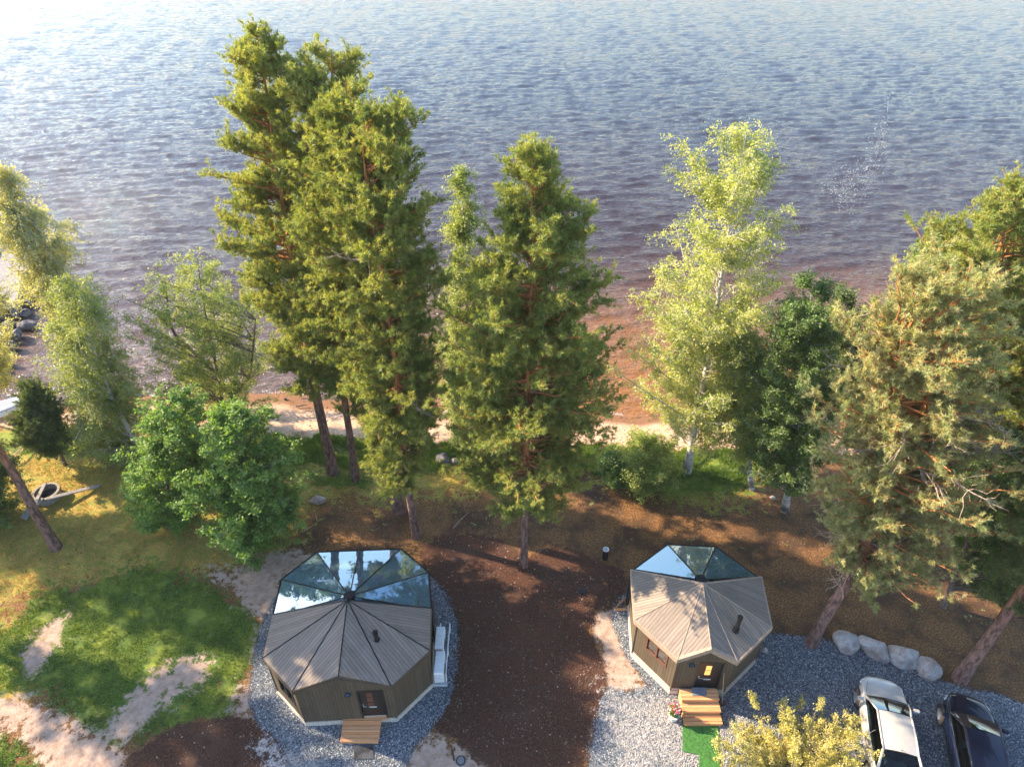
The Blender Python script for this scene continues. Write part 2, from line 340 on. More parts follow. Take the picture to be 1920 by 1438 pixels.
# ================================================================ TERRAIN
def poly(pts, z=0.0): return np.array([G(x, y, z)[:2] for x, y in pts])
def sdf(P, Q):
    """signed distance (positive inside) of points P (n,2) to polygon Q"""
    d = np.full(len(P), 1e9); ins = np.zeros(len(P), bool); k = len(Q)
    for i in range(k):
        a = Q[i]; b = Q[(i + 1) % k]; e = b - a; wv = P - a
        t = np.clip((wv @ e) / (e @ e + 1e-12), 0, 1); r = wv - t[:, None] * e; d = np.minimum(d, (r ** 2).sum(1))
        c = (a[1] > P[:, 1]) != (b[1] > P[:, 1])
        with np.errstate(divide='ignore', invalid='ignore'):
            xi = (b[0] - a[0]) * (P[:, 1] - a[1]) / (b[1] - a[1] + 1e-12) + a[0]
        ins ^= c & (P[:, 0] < xi)
    d = np.sqrt(d); return np.where(ins, d, -d)
ground_px = dict(
 gravel=[[(520,1120),(497,1155),(485,1200),(470,1270),(470,1320),(478,1350),(510,1375),(535,1410),(543,1445),(545,1520),(758,1520),(762,1425),(775,1400),(800,1372),(815,1350),(835,1325),(848,1290),(855,1240),(858,1195),(852,1160),(840,1120),(815,1090),(790,1070),(640,1060)],
         [(1150,1140),(1150,1170),(1172,1225),(1215,1285),(1175,1296),(1140,1292),(1125,1320),(1105,1400),(1102,1520),(2300,1620),(2200,1430),(2000,1350),(1920,1320),(1870,1303),(1790,1287),(1740,1265),(1650,1225),(1560,1205),(1505,1195),(1440,1188),(1350,1100),(1200,1080)]],
 mulch=[[(785,1035),(815,1008),(850,1000),(890,998),(935,1012),(960,1035),(985,1045),(1040,1020),(1080,1035),(1170,1070),(1180,1130),(1120,1145),(1108,1180),(1130,1240),(1142,1300),(1125,1325),(1104,1400),(1100,1520),(940,1520),(925,1445),(885,1412),(850,1385),(820,1370),(815,1350),(835,1325),(848,1290),(858,1195),(845,1140),(812,1085),(795,1060)],
        [(235,1425),(290,1380),(350,1355),(430,1345),(480,1350),(525,1395),(545,1450),(550,1540),(225,1540)]],
 sand=[[(430,1072),(470,1050),(540,1030),(590,1050),(535,1085),(515,1150),(490,1172),(465,1140),(440,1110)],
       [(512,1150),(490,1172),(486,1235),(455,1290),(438,1340),(478,1352),(470,1290),(487,1200),(510,1170)],
       [(758,1520),(762,1425),(780,1395),(800,1372),(842,1374),(885,1412),(925,1445),(935,1520)],
       [(1112,1150),(1148,1136),(1168,1165),(1178,1220),(1220,1288),(1180,1303),(1138,1300),(1128,1240),(1106,1190)],
       [(0,1320),(40,1303),(80,1320),(130,1355),(200,1392),(240,1425),(225,1540),(110,1540),(90,1440),(40,1380),(0,1370)],
       [(195,1375),(235,1310),(290,1265),(350,1225),(395,1235),(385,1275),(290,1330),(240,1395)],
       [(40,1230),(90,1175),(125,1150),(110,1210),(60,1270)], [(395,1060),(440,1075),(450,1110),(410,1090)]],
 green=[[(-200,1190),(20,1170),(70,1110),(190,1095),(250,1060),(330,1075),(420,1105),(492,1150),(480,1225),(445,1290),(436,1335),(340,1358),(270,1385),(215,1400),(150,1352),(70,1300),(20,1290),(-200,1340)],
        [(-300,1385),(20,1375),(80,1420),(100,1540),(-300,1540)],
        [(480,815),(640,822),(830,835),(830,862),(700,858),(560,850),(470,838)],[(1120,838),(1260,845),(1400,850),(1440,880),(1400,925),(1270,925),(1170,900),(1120,870)],
        [(560,880),(700,895),(690,915),(600,910)], [(0,815),(230,812),(240,860),(0,850)]],
 dry=[[(-300,800),(230,800),(480,812),(830,832),(1000,850),(960,900),(860,930),(700,940),(600,930),(560,980),(540,1035),(440,1075),(330,1080),(180,1100),(60,1120),(-300,1200)],
      [(-300,1170),(120,1140),(150,1250),(60,1330),(-300,1400)], [(1130,840),(1450,850),(1440,900),(1380,950),(1200,930),(1120,890)]],
 sunlit=[[(1140,1300),(1200,1292),(1290,1330),(1340,1350),(1390,1370),(1370,1450),(1300,1520),(1230,1440),(1210,1520),(1150,1500),(1170,1400),(1130,1360)], [(480,1390),(560,1410),(600,1440),(540,1470)]])  # last entry outlines the pale patches standing for sunlit gravel
shore_px = [(-900, 745), (0, 748), (120, 765), (270, 742), (400, 735), (560, 738), (830, 766), (1140, 772), (1300, 780), (1400, 788), (1600, 792), (2600, 800)]
edge_px = [(-900, 800), (0, 800), (120, 802), (230, 800), (480, 812), (830, 832), (1140, 838), (1260, 844), (1400, 848), (1600, 850), (2600, 860)]
WL = -.45
shp = np.array([G(x, y, WL)[:2] for x, y in shore_px]); edp = np.array([G(x, y, 0)[:2] for x, y in edge_px])
def shore_y(x): return np.interp(x, shp[:, 0], shp[:, 1]) + .25 * np.sin(x * .7) + .12 * np.sin(x * 2.3 + 1)
def edge_y(x): return np.interp(x, edp[:, 0], edp[:, 1]) + .12 * np.sin(x * 1.7) + .08 * np.sin(x * 4.1)
def terrain_z(x, y):
    a = edge_y(x); b = shore_y(x); t = (y - a) / (b - a)
    z = np.where(t < 0, 0, np.where(t < 1, WL * t ** 1.0, np.maximum(WL - (y - b) * .10, -3.0)))
    z += .03 * np.sin(x * .5 + 1) * np.cos(y * .35) * np.clip((y - 19.5) / 3, 0, 1)
    return z
def build_terrain():
    xs = np.concatenate([np.array([-400, -250, -150, -100, -70, -55, -45, -38]), np.arange(-33, 33.01, .12), np.array([38, 45, 55, 70, 100, 150, 250, 400])])
    ys = np.concatenate([np.array([-300, -150, -80, -40, -20, -8, 0, 4, 7]), np.arange(9, 32.0, .11), np.array([32.2, 33, 35, 40, 50, 80])])
    X, Y = np.meshgrid(xs, ys, indexing='ij'); P = np.stack([X.ravel(), Y.ravel()], 1); Z = terrain_z(P[:, 0], P[:, 1])
    def m(key, wid=1.0):
        s_ = np.full(len(P), -9.0)
        for q in ground_px[key]: s_ = np.maximum(s_, sdf(P, poly(q)))
        return np.clip(.5 + s_ / wid * .5, 0, 1)
    gv, mu, sa, gr, dr, pa = m('gravel'), m('mulch'), m('sand'), m('green', 1.2), m('dry', 2.0), m('sunlit', 1.2)
    be = np.clip(.5 + (P[:, 1] - edge_y(P[:, 0])) * .5, 0, 1)
    nx, ny = len(xs), len(ys); idx = np.arange(nx * ny).reshape(nx, ny)
    Q = np.stack([idx[:-1, :-1], idx[1:, :-1], idx[1:, 1:], idx[:-1, 1:]], -1).reshape(-1, 4)
    fm = lambda a: a[Q].mean(1)
    kind = np.zeros(len(Q), int); kind[fm(mu) > .5] = 1; kind[fm(gv) > .5] = 2; kind[fm(be) > .5] = 3
    co = np.column_stack([P, Z])
    for k, nm in enumerate(('ground', 'bark_mulch_bed', 'gravel_yard', 'beach')):
        q = Q[kind == k]; u, inv = np.unique(q, return_inverse=True); inv = inv.reshape(q.shape)
        o = fast_mesh(nm, co[u], inv, M['ground'], smooth=True); tag(o, kind='structure')
        for lay, ch in (('A', (gv, mu, sa, be)), ('B', (gr, dr, pa, pa * 0))):
            a = o.data.color_attributes.new(lay, 'FLOAT_COLOR', 'POINT'); a.data.foreach_set('color', np.stack(ch, 1)[u].astype(np.float32).ravel())
    return
build_terrain()

def build_water():
    ys = [28.5]
    while ys[-1] < 300: ys.append(ys[-1] + max(.17, (ys[-1] - 28) * .0058))
    ys = np.array(ys + [340, 420, 600, 1000, 1500]); s_ = np.linspace(-1, 1, 560)
    S, Y = np.meshgrid(s_, ys, indexing='ij'); X = S * (24 + Y * .86)
    Z = np.zeros_like(X); r = np.random.default_rng(3)
    fade = np.clip((260 - Y) / 200, 0, 1) * np.clip((Y - 29) / 5, .25, 1)
    warp = .9 * np.sin(X * .13 + Y * .05 + .7) + .6 * np.sin(X * .31 + Y * .17) + .4 * np.sin(X * .57 - Y * .23)
    for i in range(30):
        lam = .65 * 4.6 ** (r.random()); ang = r.normal(-.10, .42); kx = math.sin(ang) * 2 * math.pi / lam; ky = math.cos(ang) * 2 * math.pi / lam
        ph = kx * X + ky * (Y + warp * .4) + r.random() * 6.28
        Z += .0105 * lam ** .9 * (np.exp(np.sin(ph)) - 1.2) * (.7 + .3 * np.sin(X * .09 * r.normal() + Y * .07 * r.normal() + r.random() * 6))
    Z = WL + Z * fade * .72
    nx, ny = X.shape; idx = np.arange(nx * ny).reshape(nx, ny); Q = np.stack([idx[:-1, :-1], idx[1:, :-1], idx[1:, 1:], idx[:-1, 1:]], -1).reshape(-1, 4)
    tag(fast_mesh('lake_water', np.stack([X.ravel(), Y.ravel(), Z.ravel()], 1), Q, M['water'], smooth=True), kind='structure')
build_water()

# ================================================================ TREES
def unit(a): return a / (np.linalg.norm(a, axis=-1, keepdims=True) + 1e-9)
def tubes_np(P, R, sides):
    """P (n,k,3) paths, R (n,k) radii -> verts, quads"""
    n_, k, _ = P.shape; T = unit(np.gradient(P, axis=1)); ref = np.zeros_like(T); ref[..., 2] = 1; ref[np.abs(T[..., 2]) > .92] = (1, 0, 0)
    A = unit(np.cross(T, ref)); B = np.cross(T, A); th = np.arange(sides) * 2 * math.pi / sides
    W = P[:, :, None, :] + R[:, :, None, None] * (np.cos(th)[None, None, :, None] * A[:, :, None, :] + np.sin(th)[None, None, :, None] * B[:, :, None, :])
    idx = np.arange(n_ * k * sides).reshape(n_, k, sides); nxt = np.roll(idx, -1, axis=2)
    Q = np.stack([idx[:, :-1], nxt[:, :-1], nxt[:, 1:], idx[:, 1:]], -1).reshape(-1, 4)
    return W.reshape(-1, 3), Q
STY = {  # per kind: branch rise, twig length, leaf size, flatness, droop
 'pine':  dict(rise=.10, curl=.30, twl=.66, tw=19, step=.085, ndl=14, ln=.145, wd=.024, droop=0.0, up=.35),
 'birch': dict(rise=.75, curl=-.1, twl=.70, tw=17, step=.062, ndl=5, ln=.085, wd=.064, droop=.45, up=-.1),
 'weeping': dict(rise=.8, curl=-.1, twl=1.0, tw=17, step=.068, ndl=5, ln=.085, wd=.062, droop=.95, up=-.1),
 'leafy': dict(rise=.75, curl=.05, twl=.55, tw=17, step=.065, ndl=7, ln=.082, wd=.060, droop=.15, up=.25),
 'maple': dict(rise=.55, curl=.05, twl=.50, tw=15, step=.085, ndl=7, ln=.115, wd=.088, droop=.2, up=.3)}
def tree(name, kind, d, rows, trunk, mats, label, cat, group=None, r0=.16, n_br=95, seed=1, dens=1.0, inner=.28, depth=1.0, gap=.30, dead=0, stems=None, ragged=.28, sz=1.0, zmin=None):
    r = np.random.default_rng(seed * 101 + 5); S = STY[kind]
    base = V(trunk[0][0], trunk[0][1], d); base[2] = 0
    root = empty(name, base, 0, label, cat, group)
    leafm, barkm = mats
    tp = np.array([V(px, py, d) for px, py in trunk]); tp[0] = base
    rw = np.array([[*V((a + b) / 2, py, d), np.linalg.norm(V(b, py, d) - V(a, py, d)) / 2] for py, a, b in rows]); rw = rw[np.argsort(rw[:, 2])]
    if zmin is not None: rw[:, 2] = np.maximum(rw[:, 2], zmin)
    zlo, zhi = rw[0, 2], rw[-1, 2]
    cx = lambda z: np.interp(z, rw[:, 2], rw[:, 0]); cr = lambda z: np.interp(z, rw[:, 2], rw[:, 3])
    def on_trunk(z, P=tp): return np.stack([np.interp(z, P[:, 2], P[:, 0]), np.interp(z, P[:, 2], P[:, 1]), z], -1)
    # branch ends inside the envelope
    zz = np.linspace(zlo, zhi, 200); wgt = (cr(zz) + .25) ** 1.25; wgt /= wgt.sum()
    n_ = int(n_br * (1.75 if kind == 'pine' else 1.45 if kind in ('birch', 'weeping') else 1.6 if kind == 'leafy' else 1.25)); ze = r.choice(zz, n_, p=wgt) + r.normal(0, .08, n_); ze = np.clip(ze, zlo, zhi)
    az = (np.arange(n_) * 2.39996 + r.normal(0, .35, n_)); u_ = r.random(n_)
    
    if kind == 'pine' and len(rows) > 6:      # thin the side where the trunk shows through
        front = (np.sin(az) < -.55) & (r.random(n_) < .55); az[front] += r.uniform(1.1, 2.4, front.sum()) * np.where(r.random(front.sum()) < .5, 1, -1)
    rag = 1 + (ragged * 1.25 if kind == 'pine' else ragged) * np.sin(az * 2 + ze * 1.3 + seed) * np.sin(az * 3 - ze * .9 + seed * 2) + r.normal(0, .10, n_) + (r.random(n_) < .07) * .22
    rad = cr(ze) * (inner + (1 - inner) * u_ ** .5) * rag - .18; rad = np.maximum(rad, .12)
    off = on_trunk(ze)
    E = np.stack([cx(ze) + rad * np.cos(az), off[:, 1] + rad * np.sin(az) * depth, ze], 1)
    tz = (ze - zlo) / (zhi - zlo + 1e-6)
    rise = S['rise'] + (.55 * tz if kind == 'pine' else .15)
    hor = np.linalg.norm(E[:, :2] - off[:, :2], axis=1)
    za = np.clip(ze - hor * rise, max(tp[0, 2] + .25, zlo * .55 if kind != 'maple' else .2), tp[-1, 2] - .05)
    if stems is None: A_ = on_trunk(za)
    else:
        A_ = on_trunk(za)
        for s_ in stems:
            sp = np.array([V(px, py, d) for px, py in s_]); sel = (r.random(n_) < .5) & (za > sp[0, 2]); A_[sel] = on_trunk(np.clip(za[sel], sp[0, 2], sp[-1, 2]), sp)
    mid = A_ * .5 + E * .5; mid[:, 2] += -S['curl'] * hor * .35 + r.normal(0, .05, n_); mid[:, :2] += r.normal(0, .08, (n_, 2)) * hor[:, None] * .5
    t = np.linspace(0, 1, 7)[None, :, None]
    Bp = (1 - t) ** 2 * A_[:, None] + 2 * t * (1 - t) * mid[:, None] + t ** 2 * E[:, None]
    L = np.linalg.norm(E - A_, axis=1); Br = ((.012 + .013 * L) if kind == 'pine' else (.007 + .006 * L))[:, None] * np.linspace(1, .22, 7)[None, :]
    # crooks
    Bp[:, 1:-1] += r.normal(0, .035, (n_, 5, 3)) * np.minimum(L, 2)[:, None, None]
    # twigs
    m_ = S['tw']; sidx = r.uniform(.38 if kind == 'pine' else .30, 1, (n_, m_)); sidx[:, 0] = 1
    tt = sidx[..., None]; TP = (1 - tt) ** 2 * A_[:, None] + 2 * tt * (1 - tt) * mid[:, None] + tt ** 2 * E[:, None]
    tan = unit(2 * (1 - tt) * (mid - A_)[:, None] + 2 * tt * (E - mid)[:, None])
    lat = r.normal(0, 1, (n_, m_, 3)); lat[..., 2] *= .45
    TD = unit(tan * .75 + unit(lat) * .85 + np.array([0, 0, S['up']])); tl = S['twl'] * r.uniform(.45, 1.1, (n_, m_)) * sz
    alive = r.random((n_, m_)) < np.where(r.random(n_) < gap * .3, .35, 1.0)[:, None]
    TP, TD, tl = TP[alive], TD[alive], tl[alive]; nt_ = len(TP)
    q = np.linspace(0, 1, 4)[None, :, None]; droopv = np.array([0, 0, -S['droop']])
    TW = TP[:, None] + TD[:, None] * q * tl[:, None, None] + droopv * (q ** 1.6) * tl[:, None, None]
    TR = np.broadcast_to(np.linspace(.011, .004, 4)[None, :], (nt_, 4))
    # shoots along the twigs
    ns = max(3, int(S['twl'] * .8 / S['step'] * dens)); sp_ = r.uniform(.12, 1.0, (nt_, ns))[..., None]
    SP = TP[:, None] + TD[:, None] * sp_ * tl[:, None, None] + droopv * (sp_ ** 1.6) * tl[:, None, None]
    SP = SP + r.normal(0, .045 if kind == 'pine' else .085, SP.shape) * sz
    SP = SP.reshape(-1, 3); SD = np.repeat(TD, ns, 0); SD = unit(SD + r.normal(0, .35, SD.shape) + np.array([0, 0, .25 if kind == 'pine' else 0]))
    nn = S['ndl']; c = np.repeat(SP, nn, 0); dd = np.repeat(SD, nn, 0); K = len(c)
    tint = np.repeat(np.repeat(r.random(nt_), ns), nn) * .6 + r.random(K) * .4
    if kind == 'pine':
        rv = unit(r.normal(0, 1, (K, 3))); dv = unit(dd * .75 + rv); ln = S['ln'] * r.uniform(.7, 1.2, K)[:, None] * sz
        sd = unit(np.cross(dv, r.normal(0, 1, (K, 3)))); wd = S['wd'] * .5 * sz; c = c + dd * r.uniform(-.04, .05, (K, 1))
        LV = np.stack([c - sd * wd, c + sd * wd, c + dv * ln], 1).reshape(-1, 3); LF = np.arange(K * 3).reshape(-1, 3); kv = 3
    else:
        c = c + r.normal(0, .05, (K, 3)) * sz; dv = unit(r.normal(0, 1, (K, 3)) + np.array([0, 0, -S['droop'] * .9])); nrm = unit(r.normal(0, .75, (K, 3)) + np.array([0, 0, .9])); sd = unit(np.cross(dv, nrm))
        dv = unit(np.cross(nrm, sd)); ln = S['ln'] * r.uniform(.6, 1.2, K)[:, None] * sz; wd = ln * (S['wd'] / S['ln']) * .5
        LV = np.stack([c, c + dv * ln * .45 + sd * wd, c + dv * ln, c + dv * ln * .45 - sd * wd], 1).reshape(-1, 3); LF = np.arange(K * 4).reshape(-1, 4); kv = 4
    keep = LV.reshape(-1, kv, 3)[:, 0, 2] > .05
    LV = LV.reshape(-1, kv, 3)[keep].reshape(-1, 3); LF = np.arange(len(LV)).reshape(-1, kv); tint = tint[keep]
    o = fast_mesh('crown', LV - base, LF, leafm, root)
    a = o.data.color_attributes.new('tint', 'BYTE_COLOR', 'POINT'); tv = np.repeat(tint, kv); a.data.foreach_set('color', np.stack([tv, tv, tv, np.ones_like(tv)], 1).astype(np.float32).ravel())
    # wood
    zt = np.linspace(0, 1, 14); zs = tp[0, 2] + (tp[-1, 2] - tp[0, 2]) * zt; TPp = on_trunk(zs); TPp[1:-1, :2] += np.cumsum(r.normal(0, .018, (12, 2)), 0)
    TRr = r0 * (1 - zt) ** (.9 if kind == 'pine' else 1.25) + .015; TRr[0] *= 1.25
    TPp = np.vstack([TPp[:1] - [0, 0, .2], TPp]); TRr = np.concatenate([[TRr[0] * 1.15], TRr])
    VV, QQ = [], []; n0 = 0
    parts = [tubes_np(TPp[None], TRr[None], 10), tubes_np(Bp, Br, 5), tubes_np(TW, TR, 3)]
    for s_ in (stems or []):
        sp = np.array([V(px, py, d) for px, py in s_]); k_ = np.linspace(0, 1, 10); zz_ = sp[0, 2] + (sp[-1, 2] - sp[0, 2]) * k_
        parts.append(tubes_np(on_trunk(zz_, sp)[None], (r0 * .75 * (1 - k_) ** .8 + .02)[None], 8))
    for v_, q_ in parts: VV.append(v_); QQ.append(q_ + n0); n0 += len(v_)
    fast_mesh('trunk', np.vstack(VV) - base, np.vstack(QQ), barkm, root, smooth=True)
    if dead:
        zd = r.uniform(max(2.5, zlo + 1.2), zhi * .85, dead); ad = r.uniform(0, 6.28, dead); Ld = (cr(zd) * r.uniform(.5, 1.08, dead)); P0 = on_trunk(zd)
        dirv = np.stack([np.cos(ad), np.sin(ad), r.uniform(-.05, .40, dead)], 1); k_ = np.linspace(0, 1, 7)[None, :, None]
        DP = P0[:, None] + dirv[:, None] * k_ * Ld[:, None, None]; DP += np.cumsum(r.normal(0, .045, DP.shape), 1)
        T0 = DP[:, 2:].reshape(-1, 3); T0 = np.repeat(T0, 4, 0); td = unit(np.repeat(np.repeat(dirv, 5, 0), 4, 0) + r.normal(0, .7, (len(T0), 3))); tl_ = r.uniform(.3, 1.0, len(T0))
        DT = T0[:, None] + td[:, None] * np.linspace(0, 1, 4)[None, :, None] * tl_[:, None, None]; DT[:, 1:] += r.normal(0, .05, DT[:, 1:].shape)
        for i in range(dead):
            a_, b_ = tubes_np(DP[i:i + 1], np.linspace(.032, .010, 7)[None], 5); j = slice(i * 20, i * 20 + 20); c_, d_ = tubes_np(DT[j], np.broadcast_to(np.linspace(.012, .005, 4), (20, 4)), 3)
            fast_mesh('dead_branch', np.vstack([a_, c_]) - base, np.vstack([b_, d_ + len(a_)]), M['deadwood'], root)
    return root

PB, BB, GB = M['pinebark'], M['birchbark'], M['greybark']
GP = 'tall pines between the cabins and the lake'
tree('pine_tree', 'pine', 25.6, [(60,455,500),(100,420,540),(160,430,560),(240,402,570),(320,425,590),(380,400,600),(450,398,610),(520,450,620),(600,480,640),(680,510,645),(735,545,650)],
     [(625,888),(590,735),(545,480),(505,250),(482,70)], (M['needles_gold'], PB), 'tallest pine, leftmost of the tight cluster, crown top nearest the upper edge', 'pine tree', GP, .24, 150, 1, gap=.3)
tree('pine_tree', 'pine', 25.1, [(95,575,680),(130,540,690),(200,520,700),(300,510,720),(420,530,720),(540,550,720),(640,585,720),(730,610,710),(780,640,700)],
     [(668,905),(645,740),(635,500),(622,100)], (M['needles_gold'], PB), 'slim golden pine second from left in the tight pine cluster', 'pine tree', GP, .17, 140, 2)
tree('pine_tree', 'pine', 23.0, [(170,590,690),(220,580,700),(300,570,720),(400,550,740),(520,560,760),(620,600,770),(720,640,800),(790,680,820)],
     [(750,965),(715,800),(700,640),(672,400),(650,150)], (M['needles'], PB), 'pine with thick dark trunk hidden behind the front pine of the cluster', 'pine tree', GP, .27, 150, 3)
tree('pine_tree', 'pine', 21.4, [(195,675,740),(240,650,785),(300,630,790),(380,620,818),(460,640,828),(540,650,832),(640,660,828),(720,680,836),(800,690,820),(850,665,810),(900,690,790)],
     [(783,1022),(765,900),(740,640),(705,430),(690,330),(683,200)], (M['needles'], PB), 'front pine of the cluster, orange upper trunk, foot just behind the glass cabin roof', 'pine tree', GP, .17, 165, 4, dead=6)
tree('pine_tree', 'pine', 19.75, [(278,992,1012),(320,950,1055),(400,915,1105),(480,880,1115),(560,865,1125),(640,855,1140),(700,850,1155),(780,842,1150),(860,860,1105),(925,915,1060),(965,945,1035)],
     [(982,1075),(985,900),(995,640),(1003,450),(1003,275)], (M['needles'], PB), 'lone tall pine growing from the dark mulch between the two cabins', 'pine tree', GP, .15, 210, 5, dead=5)
tree('birch_tree', 'birch', 27.5, [(322,855,866),(380,842,892),(460,830,905),(540,822,915),(640,820,925),(720,820,935),(790,828,930),(830,850,910)],
     [(886,842),(880,700),(872,520),(862,330)], (M['birch'], BB), 'narrow bright birch standing behind the lone central pine', 'birch tree', None, .11, 110, 6)
tree('birch_tree', 'birch', 25.6, [(232,1375,1470),(265,1300,1505),(330,1270,1490),(400,1258,1482),(450,1250,1470),(500,1215,1470),(560,1185,1470),(620,1182,1455),(700,1190,1445),(760,1205,1420),(805,1250,1380)],
     [(1287,888),(1305,770),(1335,640),(1352,500),(1372,400),(1400,245)], (M['birch_pale'], BB), 'tallest birch with pale yellow-green crown above the beach', 'birch tree', None, .19, 165, 7, gap=.6, dens=.85)
tree('birch_tree', 'birch', 24.5, [(610,1370,1430),(660,1350,1460),(740,1335,1460),(800,1350,1445),(850,1385,1440)],
     [(1405,926),(1400,800),(1395,625)], (M['birch'], BB), 'short birch with a pale trunk foot just right of the tallest birch', 'birch tree', None, .13, 60, 8)
tree('alder_tree', 'leafy', 23.0, [(520,1485,1545),(560,1450,1590),(640,1430,1600),(720,1400,1592),(800,1388,1570),(850,1390,1555),(895,1430,1525)],
     [(1465,975),(1482,900),(1508,750),(1520,540)], (M['alder'], BB), 'dark green broadleaf tree on a whitish leaning trunk right of the birches', 'tree', None, .16, 150, 9)
tree('alder_tree', 'leafy', 30.0, [(548,1560,1605),(590,1535,1632),(640,1530,1640),(720,1540,1640),(790,1560,1640)],
     [(1598,820),(1590,700),(1585,560)], (M['needles_dark'], GB), 'small dark round-topped tree at the water edge behind the leaning pine', 'tree', None, .11, 70, 10)
GR = 'pines and trees at the right edge'
tree('pine_tree', 'pine', 15.9, [(505,1670,1880),(560,1650,1900),(640,1600,1910),(720,1570,1890),(800,1555,1880),(880,1545,1860),(960,1525,1830),(1030,1535,1790),(1085,1575,1750)],
     [(1520,1207),(1600,1060),(1655,950),(1700,850),(1760,690),(1800,560),(1820,500)], (M['needles_blue'], PB), 'big forked pine with many bare twigs, rooted by the row of boulders', 'pine tree', GR, .20, 250, 11, dead=26, inner=.15, gap=.8, sz=.85,
     stems=[[(1560,1130),(1610,1075),(1665,860),(1690,640)]], dens=.9)
tree('pine_tree', 'pine', 20.0, [(348,1890,1912),(380,1830,1960),(450,1770,2030),(520,1730,2060),(600,1720,2100),(700,1740,2100),(800,1780,2100)],
     [(1700,1060),(1780,800),(1850,560),(1900,355)], (M['needles_gold'], PB), 'golden pine whose top is highest at the right edge of the view', 'pine tree', GR, .18, 190, 12)
tree('pine_tree', 'pine', 14.4, [(640,2050,2300),(760,1980,2260),(880,1900,2230),(1000,1870,2160),(1090,1880,2100),(1160,1895,2010)],
     [(1795,1278),(1920,1105),(2010,960),(2150,640)], (M['needles_dark'], PB), 'pine with a leaning bare reddish trunk right of the last boulder', 'pine tree', GR, .22, 110, 13)
tree('deciduous_tree', 'leafy', 22.0, [(440,1745,1800),(480,1715,1830),(540,1700,1850),(640,1690,1870),(760,1680,1860)],
     [(1640,950),(1690,760),(1765,450)], (M['birch'], GB), 'light green broadleaf tree between the golden pine and the water at right', 'tree', GR, .13, 90, 14)
tree('deciduous_tree', 'leafy', 17.6, [(800,1830,2020),(860,1790,2050),(940,1780,2050),(1020,1790,2020),(1080,1820,1980)],
     [(1760,1150),(1830,960),(1880,810)], (M['alder'], GB), 'dark green broadleaf tree at the right edge below the golden pine', 'tree', GR, .10, 90, 15)
GL = 'trees along the left shore'
tree('birch_tree', 'weeping', 29.7, [(315,-20,20),(360,-30,60),(420,-20,105),(470,15,130),(540,60,150),(620,95,165),(690,120,185)],
     [(233,792),(170,640),(90,470),(15,305)], (M['birch_gold'], BB), 'tall weeping birch with golden crown at the upper left edge', 'birch tree', GL, .14, 85, 16, gap=.8, ragged=.5)
tree('birch_tree', 'weeping', 27.0, [(498,110,150),(545,92,180),(600,90,205),(680,95,235),(740,110,250),(800,120,245),(835,160,225)],
     [(274,852),(220,770),(185,680),(125,495)], (M['birch'], BB), 'full green birch in front of the golden weeping birch on the left', 'birch tree', GL, .13, 90, 17, gap=.8, ragged=.5)
tree('willow_tree', 'leafy', 30.0, [(480,300,400),(512,255,440),(560,245,475),(620,268,500),(680,272,515),(730,285,505),(768,350,460)],
     [(425,800),(415,750),(400,660),(380,560),(370,485)], (M['birch'], GB), 'airy small tree with visible dark forked branches by the water', 'tree', GL, .11, 105, 18, dens=.7, gap=.9, sz=1.05, stems=[[(415,770),(470,700),(480,600)], [(405,700),(320,620),(310,530)]])
tree('maple_shrub', 'maple', 21.9, [(740,290,372),(775,250,392),(820,236,402),(880,230,402),(940,236,385),(985,270,370)],
     [(318,1000),(315,900),(320,750)], (M['maple'], GB), 'left one of the two bushy green maples on the lawn', 'shrub', None, .08, 110, 19, zmin=.4, dens=.9)
tree('maple_shrub', 'maple', 20.6, [(772,395,475),(810,362,525),(860,358,560),(920,362,585),(970,380,580),(1020,415,545)],
     [(470,1042),(450,930),(435,780)], (M['maple'], GB), 'right and larger one of the two bushy green maples near the glass roof', 'shrub', None, .09, 150, 20, zmin=.4, dens=.9)
tree('pine_tree', 'pine', 26.2, [(728,45,62),(760,30,100),(800,28,118),(840,60,122)],
     [(125,876),(98,810),(55,730)], (M['needles_dark'], GB), 'small dark young pine near the white boat', 'pine tree', GL, .07, 60, 21)
tree('pine_tree', 'pine', 20.75, [(495,-420,-260),(530,-450,-170),(590,-400,-130),(640,-360,-110),(690,-300,-110)],
     [(110,1034),(0,852),(-110,670),(-240,500)], (M['needles'], PB), 'pine leaning out at the left edge, only its bare reddish trunk in view', 'pine tree', GL, .21, 130, 22)
tree('alder_bush', 'leafy', 22.5, [(860,-90,15),(910,-110,38),(970,-110,45),(1030,-90,30)],
     [(-30,1060),(-30,960),(-40,870)], (M['alder'], GB), 'dark green bush at the left edge beside the leaning trunk', 'bush', GL, .06, 60, 23, zmin=.3)
tree('alder_bush', 'leafy', 29.4, [(555,-80,20),(620,-90,32),(690,-90,30),(740,-80,25)],
     [(-20,800),(-20,700),(-30,565)], (M['birch_gold'], GB), 'olive bush at the left edge in front of the heap of rocks', 'bush', GL, .07, 50, 24, dens=.8)
tree('green_bush', 'leafy', 25.0, [(838,1150,1260),(858,1135,1290),(890,1140,1285),(915,1175,1255)],
     [(1215,925),(1212,880),(1210,846)], (M['birch'], GB), 'low bright green bush at the foot of the tallest birch', 'bush', None, .04, 60, 25, zmin=.15)
tree('green_bush', 'leafy', 24.4, [(862,1130,1165),(885,1120,1190),(905,1130,1190)],
     [(1155,930),(1155,900),(1155,865)], (M['alder'], GB), 'small leafy bush left of the low bright green bush', 'bush', None, .03, 26, 26, zmin=.12)
tree('yellow_tree', 'leafy', 10.4, [(1434,1352,1640),(1450,1335,1655),(1500,1325,1665),(1580,1325,1675),(1680,1370,1610)],
     [(1440,2050),(1470,1700),(1488,1425)], (M['yellowleaf'], GB), 'yellow-green tree top in the foreground beside the silver car', 'tree', None, .04, 480, 27, sz=.58, dens=1.6, inner=.35, ragged=.3)
